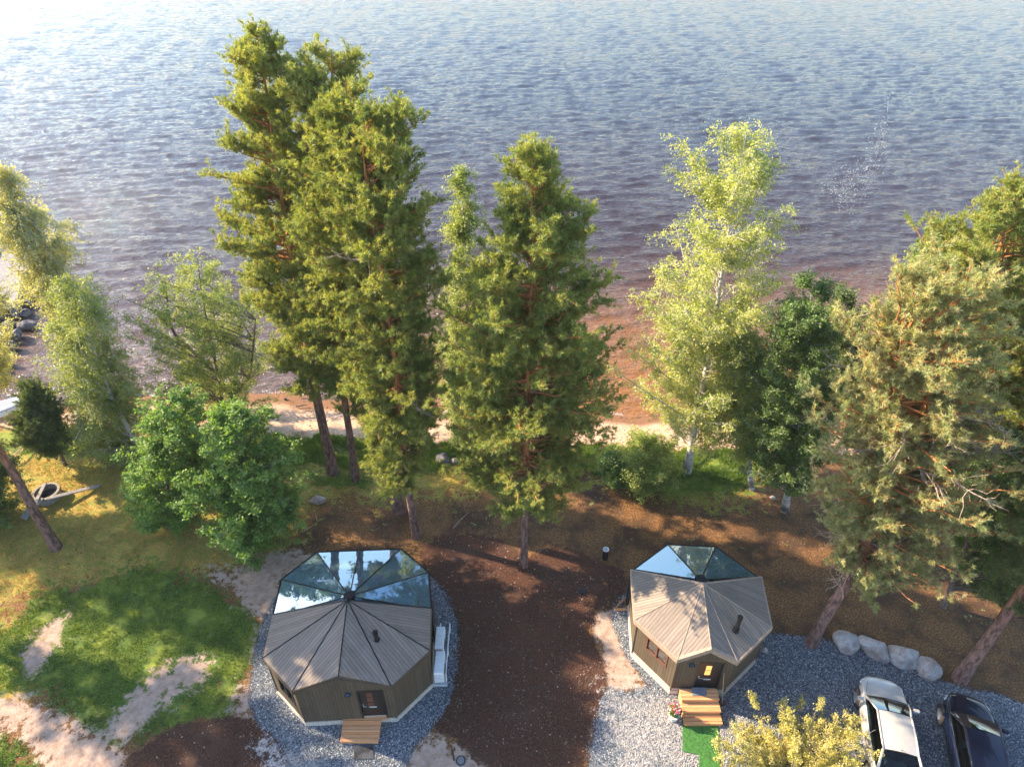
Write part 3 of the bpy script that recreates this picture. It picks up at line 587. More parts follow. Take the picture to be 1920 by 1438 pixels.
# woodland continuing past the left edge of the view
for i, (x, y, h, k) in enumerate([(-27, 13.5, 15, 'pine'), (-31, 19, 18, 'pine'), (-35, 25, 17, 'leafy'), (-36, 13, 16, 'pine'), (-29, 24.5, 12, 'leafy')]):
    def at(h_, dx):   # pixel of a point at height h_, offset dx
        zz_ = y * cT + (CAM_H - h_) * sT; uu = y * sT - (CAM_H - h_) * cT; return 960 + F_PX * (x + dx) / zz_, 719 - F_PX * uu / zz_
    rws = []
    for f, rr in ((.38, 1.0), (.5, 2.0), (.65, 2.5), (.8, 2.0), (.92, 1.2), (1.0, .2)):
        a = at(h * f, -rr); b = at(h * f, rr); rws.append((a[1], a[0], b[0]))
    tree('woodland_' + ('pine' if k == 'pine' else 'tree'), k, y, rws, [at(0, 0), at(h * .5, .1), at(h, 0)], (M['needles'] if k == 'pine' else M['alder'], PB if k == 'pine' else GB),
         'tree of the woodland past the left edge of the view', 'tree', 'woodland trees left of the view', .2, 85, 40 + i)

# ================================================================ CABINS
def quad_uv(P, n, down):
    ac = np.cross(n, down); return lambda V_: np.stack([V_ @ ac, V_ @ down], 1)
def oriented(P):
    P = np.asarray(P, float); n = unit(np.cross(P[1] - P[0], P[2] - P[0]))
    return P, n
def panel(name, P, th, mat, parent, up=True, vertical=False, grow=0.0):
    P, n = oriented(P)
    if up and n[2] < 0: P = P[::-1]; n = -n
    down = np.array([0, 0, -1.0]); down = unit(down - n * (down @ n))
    a = Acc(); a.slab(P, n, th); ac = np.cross(n, down)
    return a.build(name, mat, parent, uv=lambda V_: np.stack([V_ @ ac, V_ @ down], 1))

def steps(origin, wdt, parent_label, cfg, y0):
    """timber steps: cfg = list of (y_front, y_back, z) relative"""
    x0 = origin[0]
    root = empty('entrance_steps', (x0, y0, 0), 0, parent_label, 'steps')
    for k, (yf, yb, z) in enumerate(cfg):
        npl = max(2, int(round((yb - yf) / .14))); wpl = (yb - yf) / npl
        for j in range(npl):
            a = Acc(); a.box((0, yf + wpl * (j + .5), z - .02), (wdt, wpl - .008, .04))
            a.build('tread_plank', M['deckwood'], root, bevel=.004, uv=lambda V_, q=k * 7 + j: np.stack([V_[:, 1] + q * .145, V_[:, 0] + q * .37], 1))
        a = Acc(); a.box((0, yf + .02, z / 2 - .02), (wdt - .06, .03, z - .05)); a.build('riser', M['deckwood'], root, uv=lambda V_: np.stack([V_[:, 2], V_[:, 0]], 1))
    for sx in (-1, 1):
        a = Acc()
        for yf, yb, z in cfg: a.box((sx * (wdt / 2 - .05), (yf + yb) / 2, z / 2 - .025), (.045, yb - yf + .001, z - .052))
        a.build('stringer', M['deckwood'], root, uv=lambda V_: np.stack([V_[:, 2], V_[:, 1]], 1))
    return root

def cabin(name, cx, cy, loc, ze, apex, ridge, glassE, woodE, wall_in, door_x, doorw, win, label, lamps, thick=.07, seam=.022, light_trim=False, amber=False):
    """loc: octagon eave corners (world xy), order: SW-left, front-left, front-right, SE-right, E-back, NE, NW, W-back.
       front edge = 1-2 ; glass from woodE to woodE across the back"""
    root = empty(name, (cx, cy, 0), 0, label, 'cabin'); O = np.array([cx, cy, 0])
    c8 = [np.array(p) for p in loc]                       # 8 eave corners, xy
    ctr = np.array([cx, cy])
    ins = lambda p, k: p + (ctr - p) / np.linalg.norm(ctr - p) * k
    L = lambda p, z: np.array([p[0], p[1], z]) - O
    SW, FL, FR, SE, ER, NE, NW, WL_ = c8
    gl, gr = [np.array(p) for p in glassE]                # points on west and east sides where wood meets glass
    AP = np.array([apex[0], apex[1], apex[2]]) - O; RG = np.array([ridge[0], ridge[1], ridge[2]]) - O
    # --- wooden roof panels
    roof = [(L(gl, ze), L(SW, ze)), (L(SW, ze), L(FL, ze)), (L(FL, ze), RG), (RG, L(FR, ze)), (L(FR, ze), L(SE, ze)), (L(SE, ze), L(gr, ze))]
    up = np.array([0, 0, thick + .04])
    for a_, b_ in roof: panel('roof_panel', [AP + up, a_ + up, b_ + up], thick, M['roof'], root)
    # hip seams
    a = Acc()
    for e in (L(SW, ze), L(FL, ze), RG, L(FR, ze), L(SE, ze)): a.tube([AP + up + [0, 0, .004], (AP + e) / 2 + up + [0, 0, .004], e + up + [0, 0, .004]], seam, 5)
    a.build('ridge_seam', M['trimwood'] if light_trim else M['darkmetal'], root)
    # fascia along the eaves
    a = Acc(); tr = [L(gl, ze), L(SW, ze), L(FL, ze), RG, L(FR, ze), L(SE, ze), L(gr, ze)]
    for p, q in zip(tr[:-1], tr[1:]):
        dirv = unit(q - p); nrm = unit(np.cross(dirv, [0, 0, 1])); P = np.array([p + nrm * .012 + up + [0, 0, .012], q + nrm * .012 + up + [0, 0, .012], q + nrm * .012 + [0, 0, -.10], p + nrm * .012 + [0, 0, -.10]]); a.slab(P, nrm, .035)
        if light_trim:
            inn = -nrm * .10; a.slab(np.array([p + up + [0, 0, .012], q + up + [0, 0, .012], q + up + inn + [0, 0, .03], p + up + inn + [0, 0, .03]]), np.array([0, 0, 1.0]), .012)
    a.build('fascia_board', M['trimwood'] if light_trim else M['wall'], root, uv=lambda V_: np.stack([V_[:, 2] + 5, V_[:, 0] + V_[:, 1]], 1))
    # edge board where wood meets glass
    a = Acc(); a.tube([L(gl, ze) + up * .7, AP + up * .9, L(gr, ze) + up * .7], .045, 6); a.build('verge_board', M['trimwood'] if light_trim else M['darkmetal'], root)
    # --- walls
    wz = .24
    W = [ins(p, wall_in) for p in (gl, SW, FL, FR, SE, gr)]; side_n = []
    for k in range(5):
        p, q = W[k], W[k + 1]; dv = unit(np.append(q - p, 0)); nrm = np.cross(dv, [0, 0, 1.0])
        if nrm[:2] @ (ctr - p) > 0: nrm = -nrm
        ln = np.linalg.norm(q - p); P0 = np.array([p[0], p[1], 0]) - O
        def face(u, z, k_=0.0, P0=P0, dv=dv, nrm=nrm): return P0 + dv * u + np.array([0, 0, z]) + nrm * k_
        zt = ze + .03; rects = []
        if k == 2:      # front with gable and door
            ur = np.clip((RG[0] + O[0] - p[0]) / (q[0] - p[0]), .2, .8) * ln; du0 = door_x - doorw / 2 - p[0]; du1 = du0 + doorw; dz = 2.14
            zg = lambda u: zt + (ridge[2] - ze) * (1 - abs(u - ur) / (ur if u < ur else ln - ur))
            polys = [[face(0, wz), face(du0, wz), face(du0, zg(du0)), face(0, zt)] if du0 < ur else None]
            P1 = [face(0, wz), face(du0, wz), face(du0, zg(du0))] + ([face(ur, zg(ur))] if du0 > ur else []) + [face(0, zt)]
            P2 = [face(du1, wz), face(ln, wz), face(ln, zt)] + ([face(ur, zg(ur))] if du1 < ur else []) + [face(du1, zg(du1))]
            P3 = [face(du0, dz), face(du1, dz), face(du1, zg(du1))] + ([face(ur, zg(ur))] if du0 < ur < du1 else []) + [face(du0, zg(du0))]
            plist = [P1, P2, P3]
        elif k == 1 and win:
            u0, u1, z0, z1 = win; u0 *= ln; u1 *= ln
            plist = [[face(0, wz), face(u0, wz), face(u0, zt), face(0, zt)], [face(u1, wz), face(ln, wz), face(ln, zt), face(u1, zt)], [face(u0, wz), face(u1, wz), face(u1, z0), face(u0, z0)], [face(u0, z1), face(u1, z1), face(u1, zt), face(u0, zt)]]
        else: plist = [[face(0, wz), face(ln, wz), face(ln, zt), face(0, zt)]]
        a = Acc()
        for P in plist:
            a.slab(np.array(P), nrm, .12)
        a.build('wall', M['wall'], root, uv=lambda V_, dv=dv: np.stack([V_ @ dv, V_[:, 2]], 1))
        a = Acc(); a.slab(np.array([face(-.01, -.1, .035), face(ln + .01, -.1, .035), face(ln + .01, wz - .002, .035), face(-.01, wz - .002, .035)]), nrm, .2); a.build('plinth', M['concrete'], root)
        if k == 1 and win:
            fr = empty('window', (0, 0, 0)); fr.parent = root
            a = Acc(); t_ = .07; um = (u0 + u1) / 2
            for (ua, ub, za, zb) in ((u0, u1, z0, z0 + t_), (u0, u1, z1 - t_, z1), (u0, u0 + t_, z0 + t_, z1 - t_), (u1 - t_, u1, z0 + t_, z1 - t_), (um - t_ / 2, um + t_ / 2, z0 + t_, z1 - t_)):
                a.slab(np.array([face(ua, za, .02), face(ub, za, .02), face(ub, zb, .02), face(ua, zb, .02)]), nrm, .10)
            a.build('window_frame', M['brownframe'] if light_trim else M['black'], fr)
            a = Acc(); a.slab(np.array([face(u0 + .02, z0 + .02, -.04), face(u1 - .02, z0 + .02, -.04), face(u1 - .02, z1 - .02, -.04), face(u0 + .02, z1 - .02, -.04)]), nrm, .012); a.build('window_pane', M['winglass'], fr)
            a = Acc(); a.slab(np.array([face(u0 + .03, z0 + .03, -.10), face(u0 + .45 * (u1 - u0), z0 + .03, -.10), face(u0 + .4 * (u1 - u0), z1 - .03, -.10), face(u0 + .03, z1 - .03, -.10)]), nrm, .01); a.build('curtain', M['linen'], fr)
        if k == 2:
            dr = Acc(); dr.slab(np.array([face(du0 + .05, wz + .04, -.05), face(du1 - .05, wz + .04, -.05), face(du1 - .05, dz - .05, -.05), face(du0 + .05, dz - .05, -.05)]), nrm, .05); door = dr.build('door', M['black'], root, bevel=.004)
            a = Acc()
            for (ua, ub, za, zb) in ((du0, du0 + .05, wz + .04, dz), (du1 - .05, du1, wz + .04, dz), (du0 + .05, du1 - .05, dz - .05, dz)): a.slab(np.array([face(ua, za, .012), face(ub, za, .012), face(ub, zb, .012), face(ua, zb, .012)]), nrm, .13)
            a.build('door_frame', M['black'], root)
            a = Acc(); a.slab(np.array([face(du0, wz - .01, .06), face(du1, wz - .01, .06), face(du1, wz + .035, .06), face(du0, wz + .035, .06)]), nrm, .18); a.build('threshold', M['deckwood'], root, uv=lambda V_: V_[:, [2, 0]])
            for j in range(2 if amber else 3):
                a = Acc(); ua = du0 + doorw * .33; za = 1.25 + j * .31 - (0 if amber else .25); a.slab(np.array([face(ua, za, -.042), face(ua + .2, za, -.042), face(ua + .2, za + .27, -.042), face(ua, za + .27, -.042)]), nrm, .01)
                a.build('door_pane', M['amber'] if amber else M['brownframe'], door)
            a = Acc(); h0 = face(du0 + .13, 1.12, 0); a.tube([h0 - nrm * .05, h0 + nrm * .02, h0 + nrm * .025 + dv * .04, h0 + nrm * .025 + dv * .13], .012, 8); a.box(tuple(face(du0 + .13, 1.10, -.042)), (.045, .02, .22)); a.build('door_handle', M['steel'], door)
            a = Acc(); a.slab(np.array([face(du0 + .32, .92, -.040), face(du0 + .58, .92, -.040), face(du0 + .58, .99, -.040), face(du0 + .32, .99, -.040)]), nrm, .012); a.build('letter_slot', M['greyconcrete'], door)
            lu = du0 - .28; a = Acc(); a.box(tuple(face(lu, 2.02, .08)), (.20, .12, .05)); a.box(tuple(face(lu, 1.95, .02)), (.10, .04, .12)); lamp = a.build('wall_lamp', M['darkmetal'], root, bevel=.008)
            a = Acc(); a.box(tuple(face(lu, 2.05, .08)), (.15, .08, .012)); a.build('lamp_face', M['blueled'], lamp)
    # --- corner boards
    for p in W[1:-1]:
        a = Acc(); a.tube([L(p, wz) , L(p, ze)], .035, 6); a.build('corner_board', M['wall'], root, uv=lambda V_: V_[:, [0, 2]])
    # --- glass half
    hub = AP + np.array([0, .28, -.06])
    GP_ = [gl, WL_, NW] + ([(NW + NE) / 2] if len(glassE) and win_mid[name] else []) + [NE, ER, gr]
    GPz = [L(p, ze - .02) for p in GP_]
    hubr = [hub + unit(g - hub) * .26 for g in GPz]
    for k in range(len(GPz) - 1):
        if np.linalg.norm(GPz[k] - GPz[k + 1]) < .15: continue
        P, n = oriented([hubr[k], GPz[k], GPz[k + 1], hubr[k + 1]])
        if n[2] < 0: n = -n; P = P[::-1]
        a = Acc(); a.slab(P, n, .02); a.build('glass_roof_panel', M['roofglass'], root)
        a = Acc(); i0, i1 = [L(ins(p, .06), 0) for p in (GP_[k], GP_[k + 1])]; nrm = unit(np.cross(i1 - i0, [0, 0, 1.0])); a.slab(np.array([i0 + [0, 0, .5], i1 + [0, 0, .5], i1 + [0, 0, ze - .05], i0 + [0, 0, ze - .05]]), nrm, .02); a.build('glass_wall_panel', M['roofglass'], root)
        a = Acc(); a.slab(np.array([i0 + [0, 0, -.1], i1 + [0, 0, -.1], i1 + [0, 0, .5], i0 + [0, 0, .5]]), nrm, .10); a.build('low_wall', M['wall'], root, uv=lambda V_: np.stack([V_[:, 0] + V_[:, 1], V_[:, 2]], 1))
    for k, g in enumerate(GPz):
        a = Acc(); a.tube([hubr[k] + [0, 0, .015], (hubr[k] + g) / 2 + [0, 0, .015], g + [0, 0, .015]], .021, 6); a.tube([g + [0, 0, -.02], g * [.985, .985, 0] + [0, 0, .3]], .035, 6); a.build('glazing_bar', M['darkmetal'], root)
    a = Acc()
    for p, q in zip(GPz[:-1], GPz[1:]): a.tube([p, q], .035, 6)
    a.build('glass_eave_rail', M['darkmetal'], root)
    a = Acc(); a.tube([hub + [0, 0, -.10], hub + [0, 0, .05]], .22, 10); a.tube([hub + [0, 0, .05], hub + [0, 0, .10]], .18, 10); a.build('roof_hub', M['darkmetal'], root)
    # --- inside: floor, back of wooden walls, bed
    a = Acc(); a.slab(np.array([L(ins(p, .15), .36) for p in (gl, SW, FL, FR, SE, gr, ER, NE, NW, WL_)]), np.array([0, 0, 1.0]), .1); a.build('floor', M['floorwood'], root)
    a = Acc(); q0 = L(ins(gl, .4), 0); q1 = L(ins(gr, .4), 0); a.slab(np.array([q0 + [0, -.35, .4], q1 + [0, -.35, .4], q1 + [0, -.35, ze - .1], q0 + [0, -.35, ze - .1]]), np.array([0, 1.0, 0]), .06); a.build('partition_wall', M['interior'], root)
    return root, O
win_mid = {'glass_roof_cabin': True, 'wooden_cabin': False}

def bed(x, y, w_, l_, label, z=.36):
    r_ = empty('bed', (x, y, z), 0, label, 'bed')
    a = Acc(); a.box((0, 0, .18), (w_, l_, .36)); a.build('bed_base', M['floorwood'], r_, bevel=.01)
    a = Acc(); a.box((0, 0, .44), (w_ - .02, l_ - .02, .16)); a.build('duvet', M['linen'], r_, bevel=.06)
    for sx in (-1, 1):
        a = Acc(); a.box((sx * w_ * .24, l_ * .36, .57), (w_ * .4, .36, .13)); a.build('pillow', M['linen'], r_, bevel=.05)

ZE = 2.35
e = lambda px, py, z=ZE + .07: tuple(G(px, py, z)[:2])
c1 = [e(492,1235), e(548,1297), e(734,1288), e(807,1221), e(804,1072, ZE), e(752,1028, ZE), e(594,1034, ZE), e(527,1086, ZE)]
cab1, O1 = cabin('glass_roof_cabin', -6.05, 15.6, c1, ZE, tuple(G(652,1128,3.52)), tuple(G(635,1271,2.85)), [e(510,1153), e(809,1141)], None, .10, -4.93, .92, (.28,.80,.95,1.9),
      'larger left cabin with six big glass roof panels and grey board roof', None)
c2 = [e(1189,1163), e(1270,1238), e(1383,1242), e(1448,1177.5), e(1420,1081, ZE), e(1342,1024, ZE), e(1252,1020, ZE), e(1188,1067, ZE)]
cab2, O2 = cabin('wooden_cabin', 7.2, 16.1, c2, ZE, tuple(G(1317,1097,3.6)), tuple(G(1333,1220,2.85)), [e(1182,1069), e(1428,1082)], None, .16, 7.18, .92, (.27,.80,1.22,2.0),
      'smaller right cabin with three glass roof panels and pale roof trim', None, light_trim=True, amber=True)
bed(-6.9, 17.1, 1.5, 1.9, 'white bed under the left side of the large glass roof')
bed(-4.5, 16.6, 1.1, 1.9, 'narrow white bed under the right side of the large glass roof')
bed(7.5, 17.5, 1.6, 1.7, 'white bed under the glass of the smaller cabin')

def chimney(cab, O, px, py, zb, zt, r_, tilt=0):
    b = G(px, py, zb) - O; a = Acc()
    a.tube([b + [0, 0, -.15], b + [0, 0, .02]], r_ * 1.5, 14); a.tube([b, [b[0], b[1], zt]], r_, 14)
    ch = a.build('chimney', M['black'], cab, smooth=False)
    a = Acc(); t = np.array([b[0], b[1], zt]); a.tube([t, t + [0, 0, .08]], r_ * 1.25, 14); a.build('chimney_cowl', M['darkmetal'], ch)
    a = Acc(); a.tube([t + [0, 0, .083], t + [0, 0, .10]], r_ * .75, 14); a.build('chimney_cap', M['darkmetal'], ch)
chimney(cab1, O1, 706, 1198, 3.0, 3.36, .08)
chimney(cab2, O2, 1381, 1178, 3.0, 3.62, .08)

# steps
p = G(679, 1337, .3); steps((p[0] + .04, 0), 1.12 * 1.25 * .98, 'pale orange timber steps at the larger left cabin', [(-.98, -.66, .16), (-.66, -.34, .23), (-.34, .08, .30)], G(679, 1340, .3)[1] + .10)
p2 = G(1311, 1300, .5); st2 = steps((p2[0] - .0, 0), 1.40, 'orange timber steps with grey doormat at the smaller right cabin', [(-.82, -.46, .17), (-.46, -.10, .33), (-.10, .34, .50)], G(1311, 1308, .5)[1] + .02)

# ---------------------------------------------------------------- small flat things
def slab_thing(name, pts_px, z, th, mat, label, cat, bev=.01):
    P = np.array([G(x, y, z) for x, y in pts_px]); c = P.mean(0); c[2] = 0
    a = Acc(); a.slab(P[::-1] - c if np.cross(P[1] - P[0], P[2] - P[0])[2] < 0 else P - c, np.array([0, 0, 1.0]), th)
    o = a.build(name, mat, None, bevel=bev); o.location = c; return tag(o, label, cat)
slab_thing('rubber_mat', [(662,1396),(700,1394),(701,1422),(664,1424)], .03, .025, M['mat'], 'dark rubber mat on the blue gravel below the left cabin steps', 'mat')
slab_thing('turf_rug', [(1279,1342),(1346,1342),(1350,1436),(1345,1520),(1310,1520),(1311,1414),(1281,1408)], .035, .03, M['rug'], 'green artificial turf rug at the foot of the steps', 'rug')
slab_thing('doormat', [(1297,1288),(1323,1288),(1325,1303.5),(1298,1303.5)], .522, .02, M['bluemat'], 'small grey doormat on the top step of the right cabin', 'mat', .004)

# heat pumps on a rack
def heat_pump(px0, py0, px1, py1, ztop, label):
    p = G(px0, py0, ztop); q = G(px1, py1, ztop); c = (p + q) / 2; w_ = abs(q[0] - p[0]); l_ = abs(q[1] - p[1])
    r_ = empty('heat_pump', (c[0], c[1], ztop - .62), 0, label, 'heat pump', 'heat pumps beside the left cabin')
    a = Acc(); a.box((0, 0, .31), (w_, l_, .62)); b = a.build('casing', M['white'], r_, bevel=.02)
    a = Acc()
    for k in range(9): a.box((w_ / 2 + .008, 0, .10 + k * .05), (.012, l_ * .62, .014))
    for k in range(5): a.box((0, -l_ / 2 - .006, .12 + k * .09), (w_ * .8, .012, .03))
    a.build('grille', M['greyconcrete'], r_)
    a = Acc(); a.tube([(w_ / 2 + .01, -.08, .3), (w_ / 2 + .03, -.08, .3)], .2, 18); a.build('fan_ring', M['darkmetal'], r_)
heat_pump(818.5, 1174, 831, 1214, 1.25, 'white heat pump unit farther from the slab, behind its twin')
heat_pump(817, 1220, 831, 1262, 1.25, 'white heat pump unit nearer the concrete slab')
rk = G(826, 1262, .6); r_ = empty('heat_pump_rack', (rk[0], rk[1], 0), 0, 'white metal rack carrying the two heat pumps', 'rack')
a = Acc(); yl = 2.1
for sx in (-.17, .20):
    a.box((sx, yl / 2, .60), (.04, yl + .1, .04))
    for yy in (0, yl * .5, yl): a.box((sx, yy, .34), (.04, .04, .5))
a.build('rack_frame', M['white'], r_)
slab_thing('concrete_slab', [(811,1270),(838,1270),(838.5,1284),(811,1284)], .10, .1, M['greyconcrete'], 'pale concrete slab on the gravel under the heat pumps', 'slab')

# black pipe with white liner, ground lids, manhole, stick
def cyl_thing(name, px, py, h, r_, label, cat, mats, open_top=False):
    p = G(px, py, 0); r0 = empty(name, p, 0, label, cat); a = Acc()
    if open_top:
        a.tube([(0, 0, 0), (0, 0, h)], r_, 24, cap=False); a.tube([(0, 0, h), (0, 0, .05)], r_ * .86, 24, cap=False); a.build('pipe_wall', mats[0], r0, smooth=True)
        a = Acc(); a.tube([(0, 0, h), (0, 0, h + .03)], r_ * 1.06, 24, cap=False); a.tube([(0, 0, h + .03), (0, 0, h - .25)], r_ * .84, 24, cap=False)
        th = np.arange(24) * math.pi / 12; a.add(np.vstack([np.stack([np.cos(th) * q, np.sin(th) * q, th * 0 + h + .03], 1) for q in (r_ * 1.06, r_ * .84)]), [(i, (i + 1) % 24, 24 + (i + 1) % 24, 24 + i) for i in range(24)])
        a.build('pipe_rim', mats[1], r0); a = Acc(); a.tube([(0, 0, h - .3), (0, 0, h - .22)], r_ * .84, 24); a.build('pipe_plug', mats[1], r0)
    else:
        a.tube([(0, 0, -.05), (0, 0, h)], r_, 24); a.build('lid', mats[0], r0, bevel=.008); a = Acc(); a.tube([(0, 0, h), (0, 0, h + .012)], r_ * .72, 24); a.build('lid_boss', mats[1], r0)
    return r0
cyl_thing('standpipe', 1134, 1047, .62, .13, 'upright black pipe with open white rim on the bare earth', 'pipe', (M['black'], M['white']), True)
cyl_thing('ground_lid', 1091, 1108, .06, .15, 'black round lid in the soil left of the right cabin', 'lid', (M['black'], M['darkmetal']))
cyl_thing('ground_lid', 862, 1183, .05, .10, 'small black lid at the gravel edge right of the heat pumps', 'lid', (M['black'], M['darkmetal']))
cyl_thing('manhole_cover', 864, 1426, .05, .17, 'round grey manhole cover in the pale sand', 'manhole cover', (M['mat'], plain('cast_iron', (.16, .16, .165), .9)))
a = Acc(); p = G(851, 1424, 0); a.tube([(0, 0, 0), (.0, .02, .2), (-.06, .14, .62)], [.03, .028, .026], 8); o = a.build('dark_stake', M['black']); o.location = p; tag(o, 'short dark stake leaning beside the manhole cover', 'stake')

# broom leaning beside the right cabin
bp = G(1353, 1322, 0); r_ = empty('broom', bp, 0, 'long-handled broom leaning on the front wall by the steps', 'broom')
a = Acc(); a.tube([(0, 0, .12), (-.08, .45, 1.55)], .016, 8); a.build('broom_handle', M['trimwood'], r_)
a = Acc(); a.box((0, -.01, .13), (.34, .06, .05), .5); a.build('broom_head', M['brownframe'], r_)
a = Acc()
for k in range(12): a.box((-.14 + k * .0255, -.085 + k * .0139, .06), (.018, .045, .12), .5)
a.build('bristles', M['black'], r_)

# flower pot
fp = G(1262, 1347, 0); r_ = empty('flower_pot', fp, 0, 'potted pink and white flowers beside the wooden steps', 'flower pot')
a = Acc(); a.tube([(0, 0, 0), (0, 0, .02), (0, 0, .30), (0, 0, .33)], [.13, .14, .20, .21], 20); a.build('pot', M['terracotta'], r_)
r = np.random.default_rng(5)
def blobs(nq, cz, rr, s_, flat=.8):
    c = unit(r.normal(0, 1, (nq, 3))) * (r.random((nq, 1)) ** .4) * rr; c[:, 2] = c[:, 2] * flat + cz
    d1 = unit(r.normal(0, 1, (nq, 3))); d2 = unit(np.cross(d1, r.normal(0, 1, (nq, 3))))
    return np.stack([c - d1 * s_, c + d2 * s_ * .6, c + d1 * s_, c - d2 * s_ * .6], 1).reshape(-1, 3), np.arange(nq * 4).reshape(-1, 4)
v_, f_ = blobs(900, .55, .24, .045); fast_mesh('leaves', v_, f_, M['maple'], r_)
M['pink'] = plain('pink_petals', (.75, .05, .12), .6); M['petal'] = plain('white_petals', (.85, .78, .78), .6)
for mt, zc, k in ((M['pink'], .68, 130), (M['petal'], .60, 130)):
    v_, f_ = blobs(k, zc, .25, .035); fast_mesh('flowers', v_, f_, mt, r_)

# triangular planter / frame left of the right cabin
tp_ = [G(1153, 1141, .1), G(1175, 1141, .1), G(1172, 1121, .1)]; c = sum(tp_) / 3; c[2] = 0
r_ = empty('corner_frame', c, 0, 'small triangular timber frame at the left wall of the right cabin', 'frame')
a = Acc()
for i in range(3):
    p, q = tp_[i] - c, tp_[(i + 1) % 3] - c; m_ = (p + q) / 2; dl = q - p; a.box((m_[0], m_[1], .07), (np.linalg.norm(dl), .06, .14), math.atan2(dl[1], dl[0]))
a.build('timber_edge', M['deckwood'], r_, uv=lambda V_: V_[:, [2, 0]])

# foam trail drifting on the lake
foam_pts = [(1668,165),(1660,215),(1650,255),(1640,300),(1612,330),(1590,350),(1560,380)]
# ================================================================ ROCKS
def rock(name, c, size, rz, mat, label, group, seed, cat='rock', flat=0):
    bm = bmesh.new(); bmesh.ops.create_icosphere(bm, subdivisions=4, radius=1)
    off = Vector((seed * 3.1, seed * 1.7, seed))
    cuts = [Vector(q).normalized() for q in np.random.default_rng(seed).normal(0, 1, (9, 3))]
    for v in bm.verts:
        p = v.co.normalized(); k = 1.0
        for ct in cuts:
            dd = p.dot(ct)
            if dd > .62: k = min(k, .70 / dd * 1.02 if dd > .7 else k)
        k *= 1 + .12 * mnoise.noise(p * 1.4 + off) + .04 * mnoise.noise(p * 4 + off)
        v.co = Vector((p.x * size[0] * k, p.y * size[1] * k, p.z * size[2] * k))
    me = bpy.data.meshes.new(name); bm.to_mesh(me); bm.free(); me.materials.append(mat); me.polygons.foreach_set('use_smooth', [True] * len(me.polygons))
    o = bpy.data.objects.new(name, me); C.objects.link(o); o.location = (c[0], c[1], c[2]); o.rotation_euler = (0, 0, rz); return tag(o, label, cat, group)
gb = 'boulders edging the gravel yard'
for k, (px, py, sx, sy, rz, lb) in enumerate([(1585,1201,.62,.50,-.25,'squarish brown-grey boulder, leftmost of the four by the gravel'), (1640,1215,.72,.46,-.45,'flat pale angular boulder, second of the four by the gravel'),
        (1696,1230,.68,.50,-.25,'rounded oblong boulder, third of the four by the gravel'), (1742,1252,.47,.47,0,'small round boulder, rightmost of the four by the gravel')]):
    rock('boulder', G(px, py, .22) - [0, 0, .0], (sx, sy, .46), rz, M['rock'], lb, gb, 11 + k, 'boulder')
rock('boulder', G(597, 938, .05), (.42, .32, .26), .2, M['rock'], 'pale boulder on the pine needles right of the maples', None, 21)
rock('boulder', G(829, 860, .1), (.50, .36, .32), -.3, M['darkrock'], 'grey boulder at the grass edge behind the pines', None, 22)
rock('boulder', G(775, 850, .1), (.40, .30, .34), .4, M['rock'], 'boulder hidden behind the front pine trunk', None, 23)
rock('boulder', G(853, 866, .05), (.26, .22, .2), .4, M['darkrock'], 'small dark stone touching the grey boulder', None, 24)
rock('stone', G(1435, 1219, .05), (.14, .12, .12), .4, M['rock'], 'small pale stone at the right side of the right cabin', None, 25)
rock('stone', G(1449, 933, .02), (.16, .12, .1), .4, M['rock'], 'pale flat stone between the two whitish trunks', None, 26)
gh = 'rocks heaped beside the pier'
hr = [(50,610,.62,.5),(20,612,.42,.4),(32,630,.42,.36),(12,634,.3,.3),(30,590,.42,.3),(8,594,.36,.3),(48,587,.36,.3),(34,575,.4,.34),(16,570,.34,.3),(52,570,.3,.26),(2,655,.4,.36),(24,652,.34,.32),(5,578,.3,.3),(40,556,.36,.3),(60,553,.3,.4),(-16,600,.5,.4),(-20,630,.5,.4),(-16,570,.4,.4),(-30,655,.5,.4),(12,680,.3,.25),(-8,690,.34,.3)]
for k, (px, py, s1, s2) in enumerate(hr):
    rock('shore_rock', G(px, py, -.2) + [0, 0, .05 * (k % 3)], (s1, s2, .42), k * .7, M['darkrock'], 'biggest rounded rock of the dark heap beside the pier' if k == 0 else 'dark wet rock in the heap beside the pier', gh, 31 + k)

# ================================================================ SHORE THINGS
# pier
p0 = G(5, 545, .15); p1 = G(33, 470, .15); d_ = p1 - p0; ang = math.atan2(d_[1], d_[0]); ln = np.linalg.norm(d_[:2])
r_ = empty('pier', ((p0 + p1) / 2 * [1, 1, 0]), ang, 'pale timber pier running into the lake at the left edge', 'pier')
W_ = 2.6
a = Acc(); k = 0; x = -ln / 2 - 3
while x < ln / 2: a.box((x, 0, .16), (.14, W_, .045)); x += .155
a.build('deck', M['greywood'], r_)
a = Acc()
for sy in (-1, 1):
    for q in (0, 1):
        a.tube([(-ln / 2 - 3, sy * (W_ / 2 - .1 + q * .02), .24 + .0 * q), (ln / 2, sy * (W_ / 2 - .1 + q * .02), .24)], .06, 6)
a.build('kerb_beam', M['greywood'], r_)
for i in range(4):
    for sy in (-1, 1):
        a = Acc(); xx = -ln / 2 + i * ln / 3; a.tube([(xx, sy * (W_ / 2 - .06), -2), (xx, sy * (W_ / 2 - .06), .42)], .09, 8); a.build('pile', M['greywood'], r_)
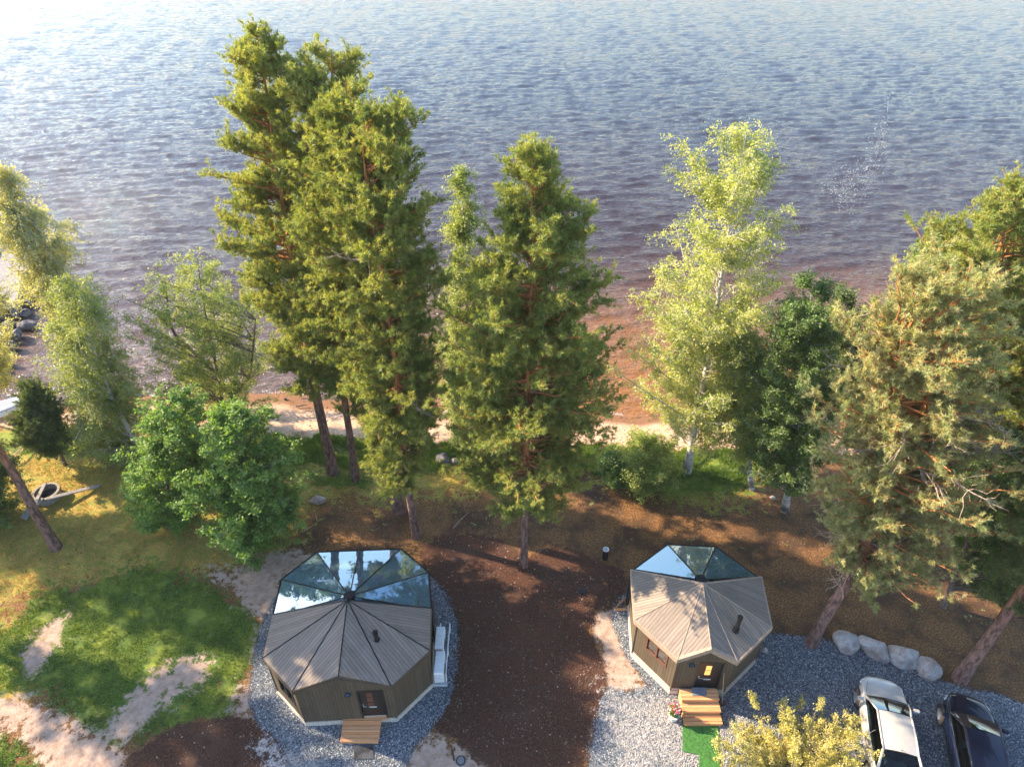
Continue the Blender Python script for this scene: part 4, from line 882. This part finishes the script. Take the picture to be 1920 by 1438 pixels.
# boat hauled ashore
bpos = G(8, 770, 0); r_ = empty('rowing_boat', bpos, math.radians(38), 'white upturned rowing boat on the left shore', 'boat')
bm_v = []; st = 14
for i in range(st):
    t = i / (st - 1); x = -2.0 + 4.0 * t; wv = .68 * math.sin(math.pi * min(1, (1 - t) * .62 + .06) ) ** .75 if t > .0 else .5; wv = max(.02, .70 * (1 - max(0, (t - .35) / .65) ** 2.2)); h = .42
    for j in range(9):
        q = j / 8 * math.pi; bm_v.append((x, -math.cos(q) * wv, .06 + math.sin(q) ** .7 * h * (.85 + .15 * (1 - t))))
a = Acc(); a.add(bm_v, [(i * 9 + j, (i + 1) * 9 + j, (i + 1) * 9 + j + 1, i * 9 + j + 1) for i in range(st - 1) for j in range(8)] + [tuple(range(9))]); a.build('hull', M['white'], r_, smooth=True)
a = Acc(); a.tube([(-2.0, 0, .51), (0, 0, .52), (1.6, 0, .47), (1.98, 0, .1)], .03, 6)
a.tube([(-1.9, -.55, .34), (-.4, -.60, .35), (.8, -.5, .33)], .022, 6); a.tube([(-1.9, .55, .34), (-.4, .60, .35), (.8, .5, .33)], .022, 6); M['bluestripe'] = plain('blue_stripe', (.12, .17, .35), .5); a.build('keel_stripe', M['bluestripe'], r_)
# concrete well ring with planks
wp = G(92, 932, 0); r_ = empty('well_ring', wp, 0, 'round concrete well ring on the dry grass under the planks', 'well')
a = Acc(); a.tube([(0, 0, 0), (0, 0, .42)], .62, 28, cap=False); a.tube([(0, 0, .42), (0, 0, .02)], .50, 28, cap=False)
th = np.arange(28) * math.pi / 14; a.add(np.vstack([np.stack([np.cos(th) * q, np.sin(th) * q, th * 0 + .42], 1) for q in (.62, .50)]), [(i, (i + 1) % 28, 28 + (i + 1) % 28, 28 + i) for i in range(28)]); a.build('ring_wall', plain('weathered_concrete', (.22, .19, .16), .9, var=.3, bump=.4), r_)
a = Acc(); a.tube([(0, 0, .0), (0, 0, .10)], .5, 24); a.build('dark_fill', M['mat'], r_)
def plank(pa, pb, za, zb, w_, th_, label, m=None):
    A_ = G(*pa, za); B_ = G(*pb, zb); c = (A_ + B_) / 2; d_ = B_ - A_; a = Acc(); u_ = unit(d_); s_ = unit(np.cross([0, 0, 1], u_)); n_ = np.cross(u_, s_)
    a.slab(np.array([A_ - s_ * w_ / 2, B_ - s_ * w_ / 2, B_ + s_ * w_ / 2, A_ + s_ * w_ / 2]) - c, n_, th_); o = a.build('plank', m or M['greywood'], None, bevel=.006); o.location = c; return tag(o, label, 'plank')
plank((88, 934), (187, 909), .50, .12, .20, .06, 'long weathered plank reaching right from the well ring')
plank((84, 905), (66, 942), .52, .50, .16, .05, 'short plank lying across the left rim of the well ring')
plank((76, 932), (42, 972), .47, .14, .36, .06, 'wide weathered plank sloping down left of the well ring')
# fallen branch, driftwood, ground sticks
def stick(pts, rr, label, z=.06, mat=None, name='fallen_branch'):
    P = np.array([G(x, y, z + (i % 2) * .03) for i, (x, y) in enumerate(pts)]); c = P[0].copy(); a = Acc(); a.tube(P - c, np.linspace(rr, rr * .4, len(P)), 6); o = a.build(name, mat or M['deadwood']); o.location = c; return tag(o, label, 'branch')
stick([(15,862),(30,850),(45,836),(60,820),(78,806)], .04, 'long pale dead branch lying on the grass near the left trunk', .3)
stick([(555,762),(566,760),(576,759)], .05, 'short driftwood stick on the beach', -.2, M['greybark'], 'driftwood')
stick([(534,748),(538,747.5)], .09, 'dark driftwood lump near the waterline', -.3, M['greybark'], 'driftwood')
stick([(570,995),(578,990),(585,986)], .03, 'thin pale stick on the pine needles right of the maples')
stick([(594,975),(592,962)], .02, 'upright-lying thin twig near the pale boulder')
stick([(850,990),(862,975),(880,960)], .02, 'thin twig on the needles behind the mulch bed')

# ================================================================ GROUND LITTER AND GRASS (uncountable)
def inpoly(P, key):
    s_ = np.full(len(P), -9.0)
    for q in ground_px[key]: s_ = np.maximum(s_, sdf(P, poly(q)))
    return s_
def scatter_blades(name, P, hgt, wdt, mat, per=4, spread=.04, seed=1, kind='stuff', label=None, cat='grass'):
    r = np.random.default_rng(seed); c = np.repeat(P, per, 0); K = len(c); c = c + np.column_stack([r.normal(0, spread, (K, 2)), np.zeros(K)])
    c[:, 2] = terrain_z(c[:, 0], c[:, 1]) - .01; az = r.random(K) * 6.28; sd = np.stack([np.cos(az), np.sin(az), az * 0], 1) * wdt / 2 * r.uniform(.6, 1.3, (K, 1))
    tip = c + np.stack([r.normal(0, .45, K) * hgt, r.normal(0, .45, K) * hgt, hgt * r.uniform(.5, 1.2, K)], 1)
    Vv = np.stack([c - sd, c + sd, tip], 1).reshape(-1, 3); o = fast_mesh(name, Vv, np.arange(K * 3).reshape(-1, 3), mat)
    tv = np.repeat(r.random(K), 3); a = o.data.color_attributes.new('tint', 'BYTE_COLOR', 'POINT'); a.data.foreach_set('color', np.stack([tv, tv, tv, np.ones_like(tv)], 1).astype(np.float32).ravel())
    return tag(o, label, cat, None, 'stuff')
M['grass'] = leaf_mat('grass_blades', (.05, .12, .018), (.14, .23, .032), (.32, .38, .06), .35, .5, .8)
M['drygrass'] = leaf_mat('dry_grass_blades', (.22, .14, .04), (.34, .23, .06), (.50, .38, .15), .3, .6, 1.0)
r = np.random.default_rng(9)
Q = np.column_stack([r.uniform(-26, 12, 160000), r.uniform(10.5, 30.5, 160000)])
nz = np.array([mnoise.noise(Vector((x * 1.1, y * 1.1, 0))) + .5 * mnoise.noise(Vector((x * 3, y * 3, 4))) for x, y in Q])
block = np.maximum(np.maximum(inpoly(Q, 'gravel'), inpoly(Q, 'mulch')), inpoly(Q, 'sand')) > -.06
gsel = (inpoly(Q, 'green') + nz * .55 > .05) & ~block & (nz > -.28); dsel = (inpoly(Q, 'dry') + nz > .1) & ~block & ~gsel & (nz > -.1) & (r.random(len(Q)) < .7)
scatter_blades('lawn_grass', np.column_stack([Q[gsel], np.zeros(gsel.sum())]), .10, .026, M['grass'], 4, .05, 1, label='short green lawn grass growing in patches', cat='grass')
scatter_blades('dry_grass', np.column_stack([Q[dsel], np.zeros(dsel.sum())]), .10, .020, M['drygrass'], 3, .06, 2, label='sparse dry golden grass around the trees', cat='grass')
Q2 = np.column_stack([r.uniform(-13, 12, 26000), r.uniform(0, 1, 26000)]); Q2[:, 1] = edge_y(Q2[:, 0]) - Q2[:, 1] ** 1.5 * 2.2
nz2 = np.array([mnoise.noise(Vector((x * .9, y * .9, 7))) for x, y in Q2]); Q2 = Q2[nz2 > -.15]
scatter_blades('shore_grass', np.column_stack([Q2, np.zeros(len(Q2))]), .22, .035, leaf_mat('shore_grass_blades', (.07, .15, .018), (.14, .24, .03), (.26, .34, .06), .4, .5), 4, .08, 3, label='taller bright green grass along the beach edge', cat='grass')
# loose pebbles, chips and cones
def pebbles(name, P, smin, smax, mat, label, seed=4):
    r = np.random.default_rng(seed); K = len(P); o8 = np.array([(1, 0, 0), (-1, 0, 0), (0, 1, 0), (0, -1, 0), (0, 0, 1), (0, 0, -1)], float)
    s_ = r.uniform(smin, smax, (K, 1)) ; Rz = r.random(K) * 6.28; sh = r.uniform(.6, 1.3, (K, 1, 3)) * np.array([1, 1, .6]); v = o8[None] * sh * s_[:, :, None] + r.normal(0, .12, (K, 6, 3)) * s_[:, :, None]
    ca, sa = np.cos(Rz)[:, None], np.sin(Rz)[:, None]; v = np.stack([v[..., 0] * ca - v[..., 1] * sa, v[..., 0] * sa + v[..., 1] * ca, v[..., 2]], -1) + P[:, None]
    f = np.array([(0, 2, 4), (2, 1, 4), (1, 3, 4), (3, 0, 4), (2, 0, 5), (1, 2, 5), (3, 1, 5), (0, 3, 5)]); Fq = (np.arange(K)[:, None, None] * 6 + f[None]).reshape(-1, 3)
    return tag(fast_mesh(name, v.reshape(-1, 3), Fq, mat), label, 'stones', None, 'stuff')
def speck(name, a, b, c):
    n = N(name); v = n.sep(n.voro(n.pos(), 18, 'Color')); return n.fin(n.ramp(v[0], [(0, a), (.8, b), (1, c)]), .85, 0, .4)
M['peb'] = speck('crushed_stone', (.07, .08, .105), (.22, .25, .30), (.75, .74, .72)); M['chip'] = speck('bark_chips', (.03, .018, .012), (.10, .055, .035), (.24, .155, .10))
Q = np.column_stack([r.uniform(-11, 24, 90000), r.uniform(9.5, 19.5, 90000)]); s_ = inpoly(Q, 'gravel'); Qg = Q[(s_ > -.12)]; Qg = Qg[:42000]
pebbles('loose_gravel', np.column_stack([Qg, np.full(len(Qg), .006)]), .012, .032, M['peb'], 'loose crushed stone strewn over the gravel yard')
s_ = inpoly(Q, 'mulch'); Qm = Q[s_ > -.1]; Qm = Qm[np.array([mnoise.noise(Vector((x * 1.3, y * 1.3, 3))) for x, y in Qm]) > -.05][:9000]
pebbles('bark_chips', np.column_stack([Qm, np.full(len(Qm), .006)]), .012, .036, M['chip'], 'bark chips and crumbs on the dark mulch', 5)
Q = np.column_stack([r.uniform(-24, 24, 9000), r.uniform(10, 30, 9000)]); b_ = np.maximum(inpoly(Q, 'gravel'), inpoly(Q, 'sand')) > -.1; Q = Q[~b_]; Q = Q[np.array([mnoise.noise(Vector((x * .9, y * .9, 3))) for x, y in Q]) > .05][:3500]
pebbles('forest_litter', np.column_stack([Q, terrain_z(Q[:, 0], Q[:, 1]) + .01]), .012, .040, M['chip'], 'cones, chips and small stones strewn on the forest floor', 6)

r = np.random.default_rng(12); fw = np.array([G(x, y, WL) for x, y in foam_pts]); tt_ = r.random(1500) ** .7 * (len(fw) - 1); FP = np.stack([np.interp(tt_, np.arange(len(fw)), fw[:, q]) for q in range(3)], 1)
FP[:, :2] += r.normal(0, 1, (1500, 2)) * np.array([.14, 1.6]) * (.4 + (tt_ / 7)[:, None]); FP[:, 2] = WL + .10; FP = FP[:900]
xs_ = r.uniform(-22, 22, 3800); ok = np.array([mnoise.noise(Vector((x * .8, 2, 0))) for x in xs_]) > -.12; xs_ = xs_[ok]; SP_ = np.column_stack([xs_, shore_y(xs_) + np.abs(r.normal(0, .10, len(xs_))) - .05 + .10 * np.sin(xs_ * 1.9), np.full(len(xs_), WL + .02)])
M['foam'] = plain('foam', (.75, .74, .76), .8)
pebbles('foam_streak', FP, .012, .035, M['foam'], 'thin trail of white foam flecks drifting on the lake', 8)
pebbles('shore_foam', SP_, .010, .028, M['foam'], 'broken line of white foam where the water meets the beach', 9)
Q = np.column_stack([r.uniform(-20, 20, 5000), r.uniform(0, 1, 5000)]); Q[:, 1] = edge_y(Q[:, 0]) + .2 + Q[:, 1] * (shore_y(Q[:, 0]) - edge_y(Q[:, 0])); Q = Q[np.array([mnoise.noise(Vector((x * .5, y * 1.6, 5))) for x, y in Q]) > .12][:1100]
pebbles('beach_litter', np.column_stack([Q, terrain_z(Q[:, 0], Q[:, 1]) + .01]), .015, .05, M['chip'], 'bits of bark and weed washed up on the sand', 10)
# ================================================================ CARS
def car(name, front, rear, paint, label, L_=4.4, W_=1.74, roof_z=1.40, hood_z=.90, chrome_line=False, dark_roof=None, wsb=1.12, wst=.38, rwt=-1.0, rwb=-1.68, belt=.93):
    f = np.array(front[:2]); b = np.array(rear[:2]); dv = unit(f - b); ang = math.atan2(dv[1], dv[0]); c = f - dv * L_ / 2
    root = empty(name, (c[0], c[1], 0), ang, label, 'car'); hw = W_ / 2; hl = L_ / 2
    xs = np.array([-hl, -hl + .06, -hl + .25, -hl + .7, -hl + 1.4, -.4, .4, hl - 1.5, hl - .95, hl - .5, hl - .22, hl - .05, hl])
    wf = np.array([.62, .80, .92, .985, 1, 1, 1, 1, .975, .90, .76, .56, .36]) * hw
    zt = np.array([.62, .80, .90, .95, belt, belt - .02, belt - .03, belt - .02, hood_z, hood_z - .06, hood_z - .15, hood_z - .28, .55])
    zb = np.array([.42, .30, .24, .22, .20, .20, .20, .20, .20, .22, .24, .28, .38])
    sec = []
    for x, w_, t, bt in zip(xs, wf, zt, zb):
        h = t - bt; half = [(w_ * .90, bt), (w_ * .985, bt + h * .22), (w_, bt + h * .5), (w_ * .985, bt + h * .74), (w_ * .92, bt + h * .92), (w_ * .78, t - .004), (w_ * .45, t + .022), (0, t + .034)]
        ring = [(x, y, z) for y, z in half] + [(x, -y, z) for y, z in half[-2::-1]] + [(x, -w_ * .5, bt), (x, w_ * .5, bt)]
        sec.append(ring)
    k = len(sec[0]); Vv = [p for s_ in sec for p in s_]; Fc = [(i * k + j, i * k + (j + 1) % k, (i + 1) * k + (j + 1) % k, (i + 1) * k + j) for i in range(len(sec) - 1) for j in range(k)] + [tuple(range(k))[::-1], tuple((len(sec) - 1) * k + j for j in range(k))]
    a = Acc(); a.add(Vv, Fc); body = a.build('body', paint, root, smooth=True); sub = body.modifiers.new('s', 'SUBSURF'); sub.levels = 2; sub.render_levels = 2
    # greenhouse
    wb, wr = hw * .875, hw * .66
    B = lambda x, s_, w_=wb: np.array([x, s_ * w_, belt + .005])
    R_ = lambda x, s_, w_=wr: np.array([x, s_ * w_, roof_z - .045])
    def patch(nm, p00, p10, p11, p01, bul, nrm, mat, n_=9, par=root, lift=0.0):
        u, v = np.meshgrid(np.linspace(0, 1, n_), np.linspace(0, 1, n_), indexing='ij'); u = u[..., None]; v = v[..., None]
        P = (1 - u) * (1 - v) * p00 + u * (1 - v) * p10 + u * v * p11 + (1 - u) * v * p01 + (bul[0] * 4 * u * (1 - u) + bul[1] * 4 * v * (1 - v)) * np.array(nrm) + np.array(nrm) * lift
        idx = np.arange(n_ * n_).reshape(n_, n_); Fq = np.stack([idx[:-1, :-1], idx[1:, :-1], idx[1:, 1:], idx[:-1, 1:]], -1).reshape(-1, 4); return fast_mesh(nm, P.reshape(-1, 3), Fq, mat, par, smooth=True)
    up_ = (0, 0, 1.0); rm = dark_roof or paint
    patch('roof', R_(rwt, 1), R_(rwt, -1), R_(wst, -1), R_(wst, 1), (.06, .035), up_, rm)
    # bulging screens: curve towards front and rear
    patch('windscreen', B(wsb, 1), B(wsb, -1), R_(wst, -1), R_(wst, 1), (.06, .02), unit(np.array([.75, 0, .65])), M['carglass'])
    ws = patch('rear_window', B(rwb, 1), B(rwb, -1), R_(rwt, -1), R_(rwt, 1), (.05, .02), unit(np.array([-.75, 0, .65])), M['carglass'])
    for s_ in (1, -1):
        nrm = np.array([0, s_ * 1.0, .35]); patch('side_window', B(wsb - .10, s_), B(rwb + .18, s_), R_(rwt - .02, s_), R_(wst + .0, s_), (.03, .02), nrm, M['carglass'])
        a = Acc(); a.tube([B(wsb, s_), (B(wsb, s_) + R_(wst, s_)) / 2 + [.0, s_ * .015, .03], R_(wst, s_)], .030, 8); xs_ = np.linspace(wst, rwt, 8); a.tube([R_(x, s_) + [0, s_ * .015 * math.sin(math.pi * (x - wst) / (rwt - wst)), .012 + .03 * math.sin(math.pi * (x - wst) / (rwt - wst))] for x in xs_], .030, 8)
        a.tube([R_(rwt, s_), (B(rwb, s_) + R_(rwt, s_)) / 2 + [0, s_ * .015, .03], B(rwb, s_)], .045, 8); mid = (wst + rwt) / 2; a.tube([B(mid, s_) + [0, s_ * .02, 0], (B(mid, s_) + R_(mid, s_)) / 2 + [0, s_ * .045, 0], R_(mid, s_) + [0, s_ * .01, 0]], .022, 6)
        a.build('roof_pillars', paint, root, smooth=True)
        if chrome_line:
            a = Acc(); a.tube([B(wsb - .1, s_) + [0, s_ * .03, .015], B(0, s_) + [0, s_ * .04, .02], B(rwb + .2, s_) + [0, s_ * .03, .015]], .012, 6); a.tube([B(wsb - .05, s_) + [0, s_ * .03, .04], R_(wst, s_) + [0, s_ * .035, .0], R_((wst + rwt) / 2, s_) + [0, s_ * .045, .03], R_(rwt, s_) + [0, s_ * .035, 0], B(rwb + .2, s_) + [0, s_ * .03, .015]], .010, 6); a.build('chrome_trim', M['chrome'], root)
        a = Acc(); a.box((wsb - .22, s_ * (hw + .09), belt + .06), (.13, .22, .13)); mr = a.build('door_mirror', paint, root, bevel=.035)
        a = Acc(); a.box((hl - .40, s_ * hw * .70, hood_z - .27), (.24, .26, .12), s_ * -.6); a.build('headlight', M['lampglass'], root, bevel=.04)
        a = Acc(); a.box((-hl + .10, s_ * hw * .62, .76), (.16, .34, .14), s_ * .35); a.build('tail_light', M['redglass'], root, bevel=.03)
        for xx in (hl - .88, -hl + .85):
            w0 = empty('wheel', (xx, s_ * (hw - .08), .31)); w0.parent = root
            a = Acc(); a.tube([(0, -.11, 0), (0, -.10, 0), (0, .10, 0), (0, .11, 0)], [.26, .315, .315, .26], 28); a.build('tyre', M['tyre'], w0, bevel=0)
            a = Acc(); a.tube([(0, s_ * .108, 0), (0, s_ * .122, 0)], .20, 20)
            for q in range(5): th_ = q * 2 * math.pi / 5; a.box((math.cos(th_) * .1, s_ * .13, math.sin(th_) * .1), (.18, .02, .035), rot=Matrix.Rotation(-th_, 3, 'Y'))
            a.build('rim', M['rim'], w0)
            a = Acc(); a.tube([(xx, s_ * (hw - .02), .33), (xx, s_ * (hw + .004), .33)], .37, 28); a.build('wheel_arch', M['tyre'], root)
    a = Acc(); a.box((hl - .05, 0, .50), (.10, .52, .11)); a.build('number_plate', M['white'], root, bevel=.01)
    a = Acc(); a.box((hl - .10, 0, .62), (.10, .62, .10)); a.build('grille', M['black'], root, bevel=.02)
    # seams: bonnet edge, doors
    a = Acc(); 
    for s_ in (1, -1):
        a.tube([(wsb + .10, s_ * hw * .80, belt + .008), (hl - .8, s_ * hw * .76, hood_z + .015), (hl - .42, s_ * hw * .62, hood_z - .055)], .006, 5)
        for xx in (wsb - .12, (wst + rwt) / 2, rwt - .25): a.tube([(xx, s_ * hw * .935, belt - .06), (xx, s_ * hw * 1.004, belt - .22), (xx, s_ * hw * .998, .34)], .006, 5)
    a.build('panel_gap', M['black'], root)
    a = Acc(); a.tube([(rwt + .08, 0, roof_z + .0), (rwt + .02, 0, roof_z + .09)], .012, 6); a.build('aerial', M['black'], root)
    # dark cabin inside with seats
    a = Acc(); a.box(((wsb + rwb) / 2, 0, belt + .035), (wsb - rwb - .15, wb * 1.8, .05))
    a.build('interior', M['mat'], root)
    for xx in (.05, -.85):
        for s_ in (1, -1): a = Acc(); a.box((xx - .25, s_ * .36, belt + .18), (.12, .46, .34)); a.build('seat_back', M['bluemat'], root, bevel=.04)
    a = Acc(); a.box((rwb + .38, .1, belt + .09), (.3, .7, .05)); a.build('parcel_shelf', M['linen'], root, bevel=.01)
    return root
f1 = G(1650, 1266, .7); q1 = G(1686, 1412, 1.2)
car('silver_car', f1, q1, M['silverpaint'], 'champagne silver saloon car parked on the gravel', L_=4.45, W_=1.66)
f2 = G(1810, 1299, .7); q2 = G(1857, 1437, 1.35)
car('black_car', f2, q2, M['blackpaint'], 'glossy black car with chrome window line parked at the right', L_=4.4, W_=1.68, chrome_line=True)

# ================================================================ AIR
hz = Acc(); hz.box((0, 650, 11.6), (3400, 2000, 31.2)); hn = N('haze_air'); hn.t.nodes.remove(hn.b)
pv = hn.new('ShaderNodeVolumePrincipled'); pv.inputs['Color'].default_value = (.95, .93, .92, 1); pv.inputs['Density'].default_value = .0002; pv.inputs['Anisotropy'].default_value = 0.0
hn.link(pv.outputs[0], hn.out.inputs['Volume']); 
tag(hz.build('haze', hn.m), kind='stuff')
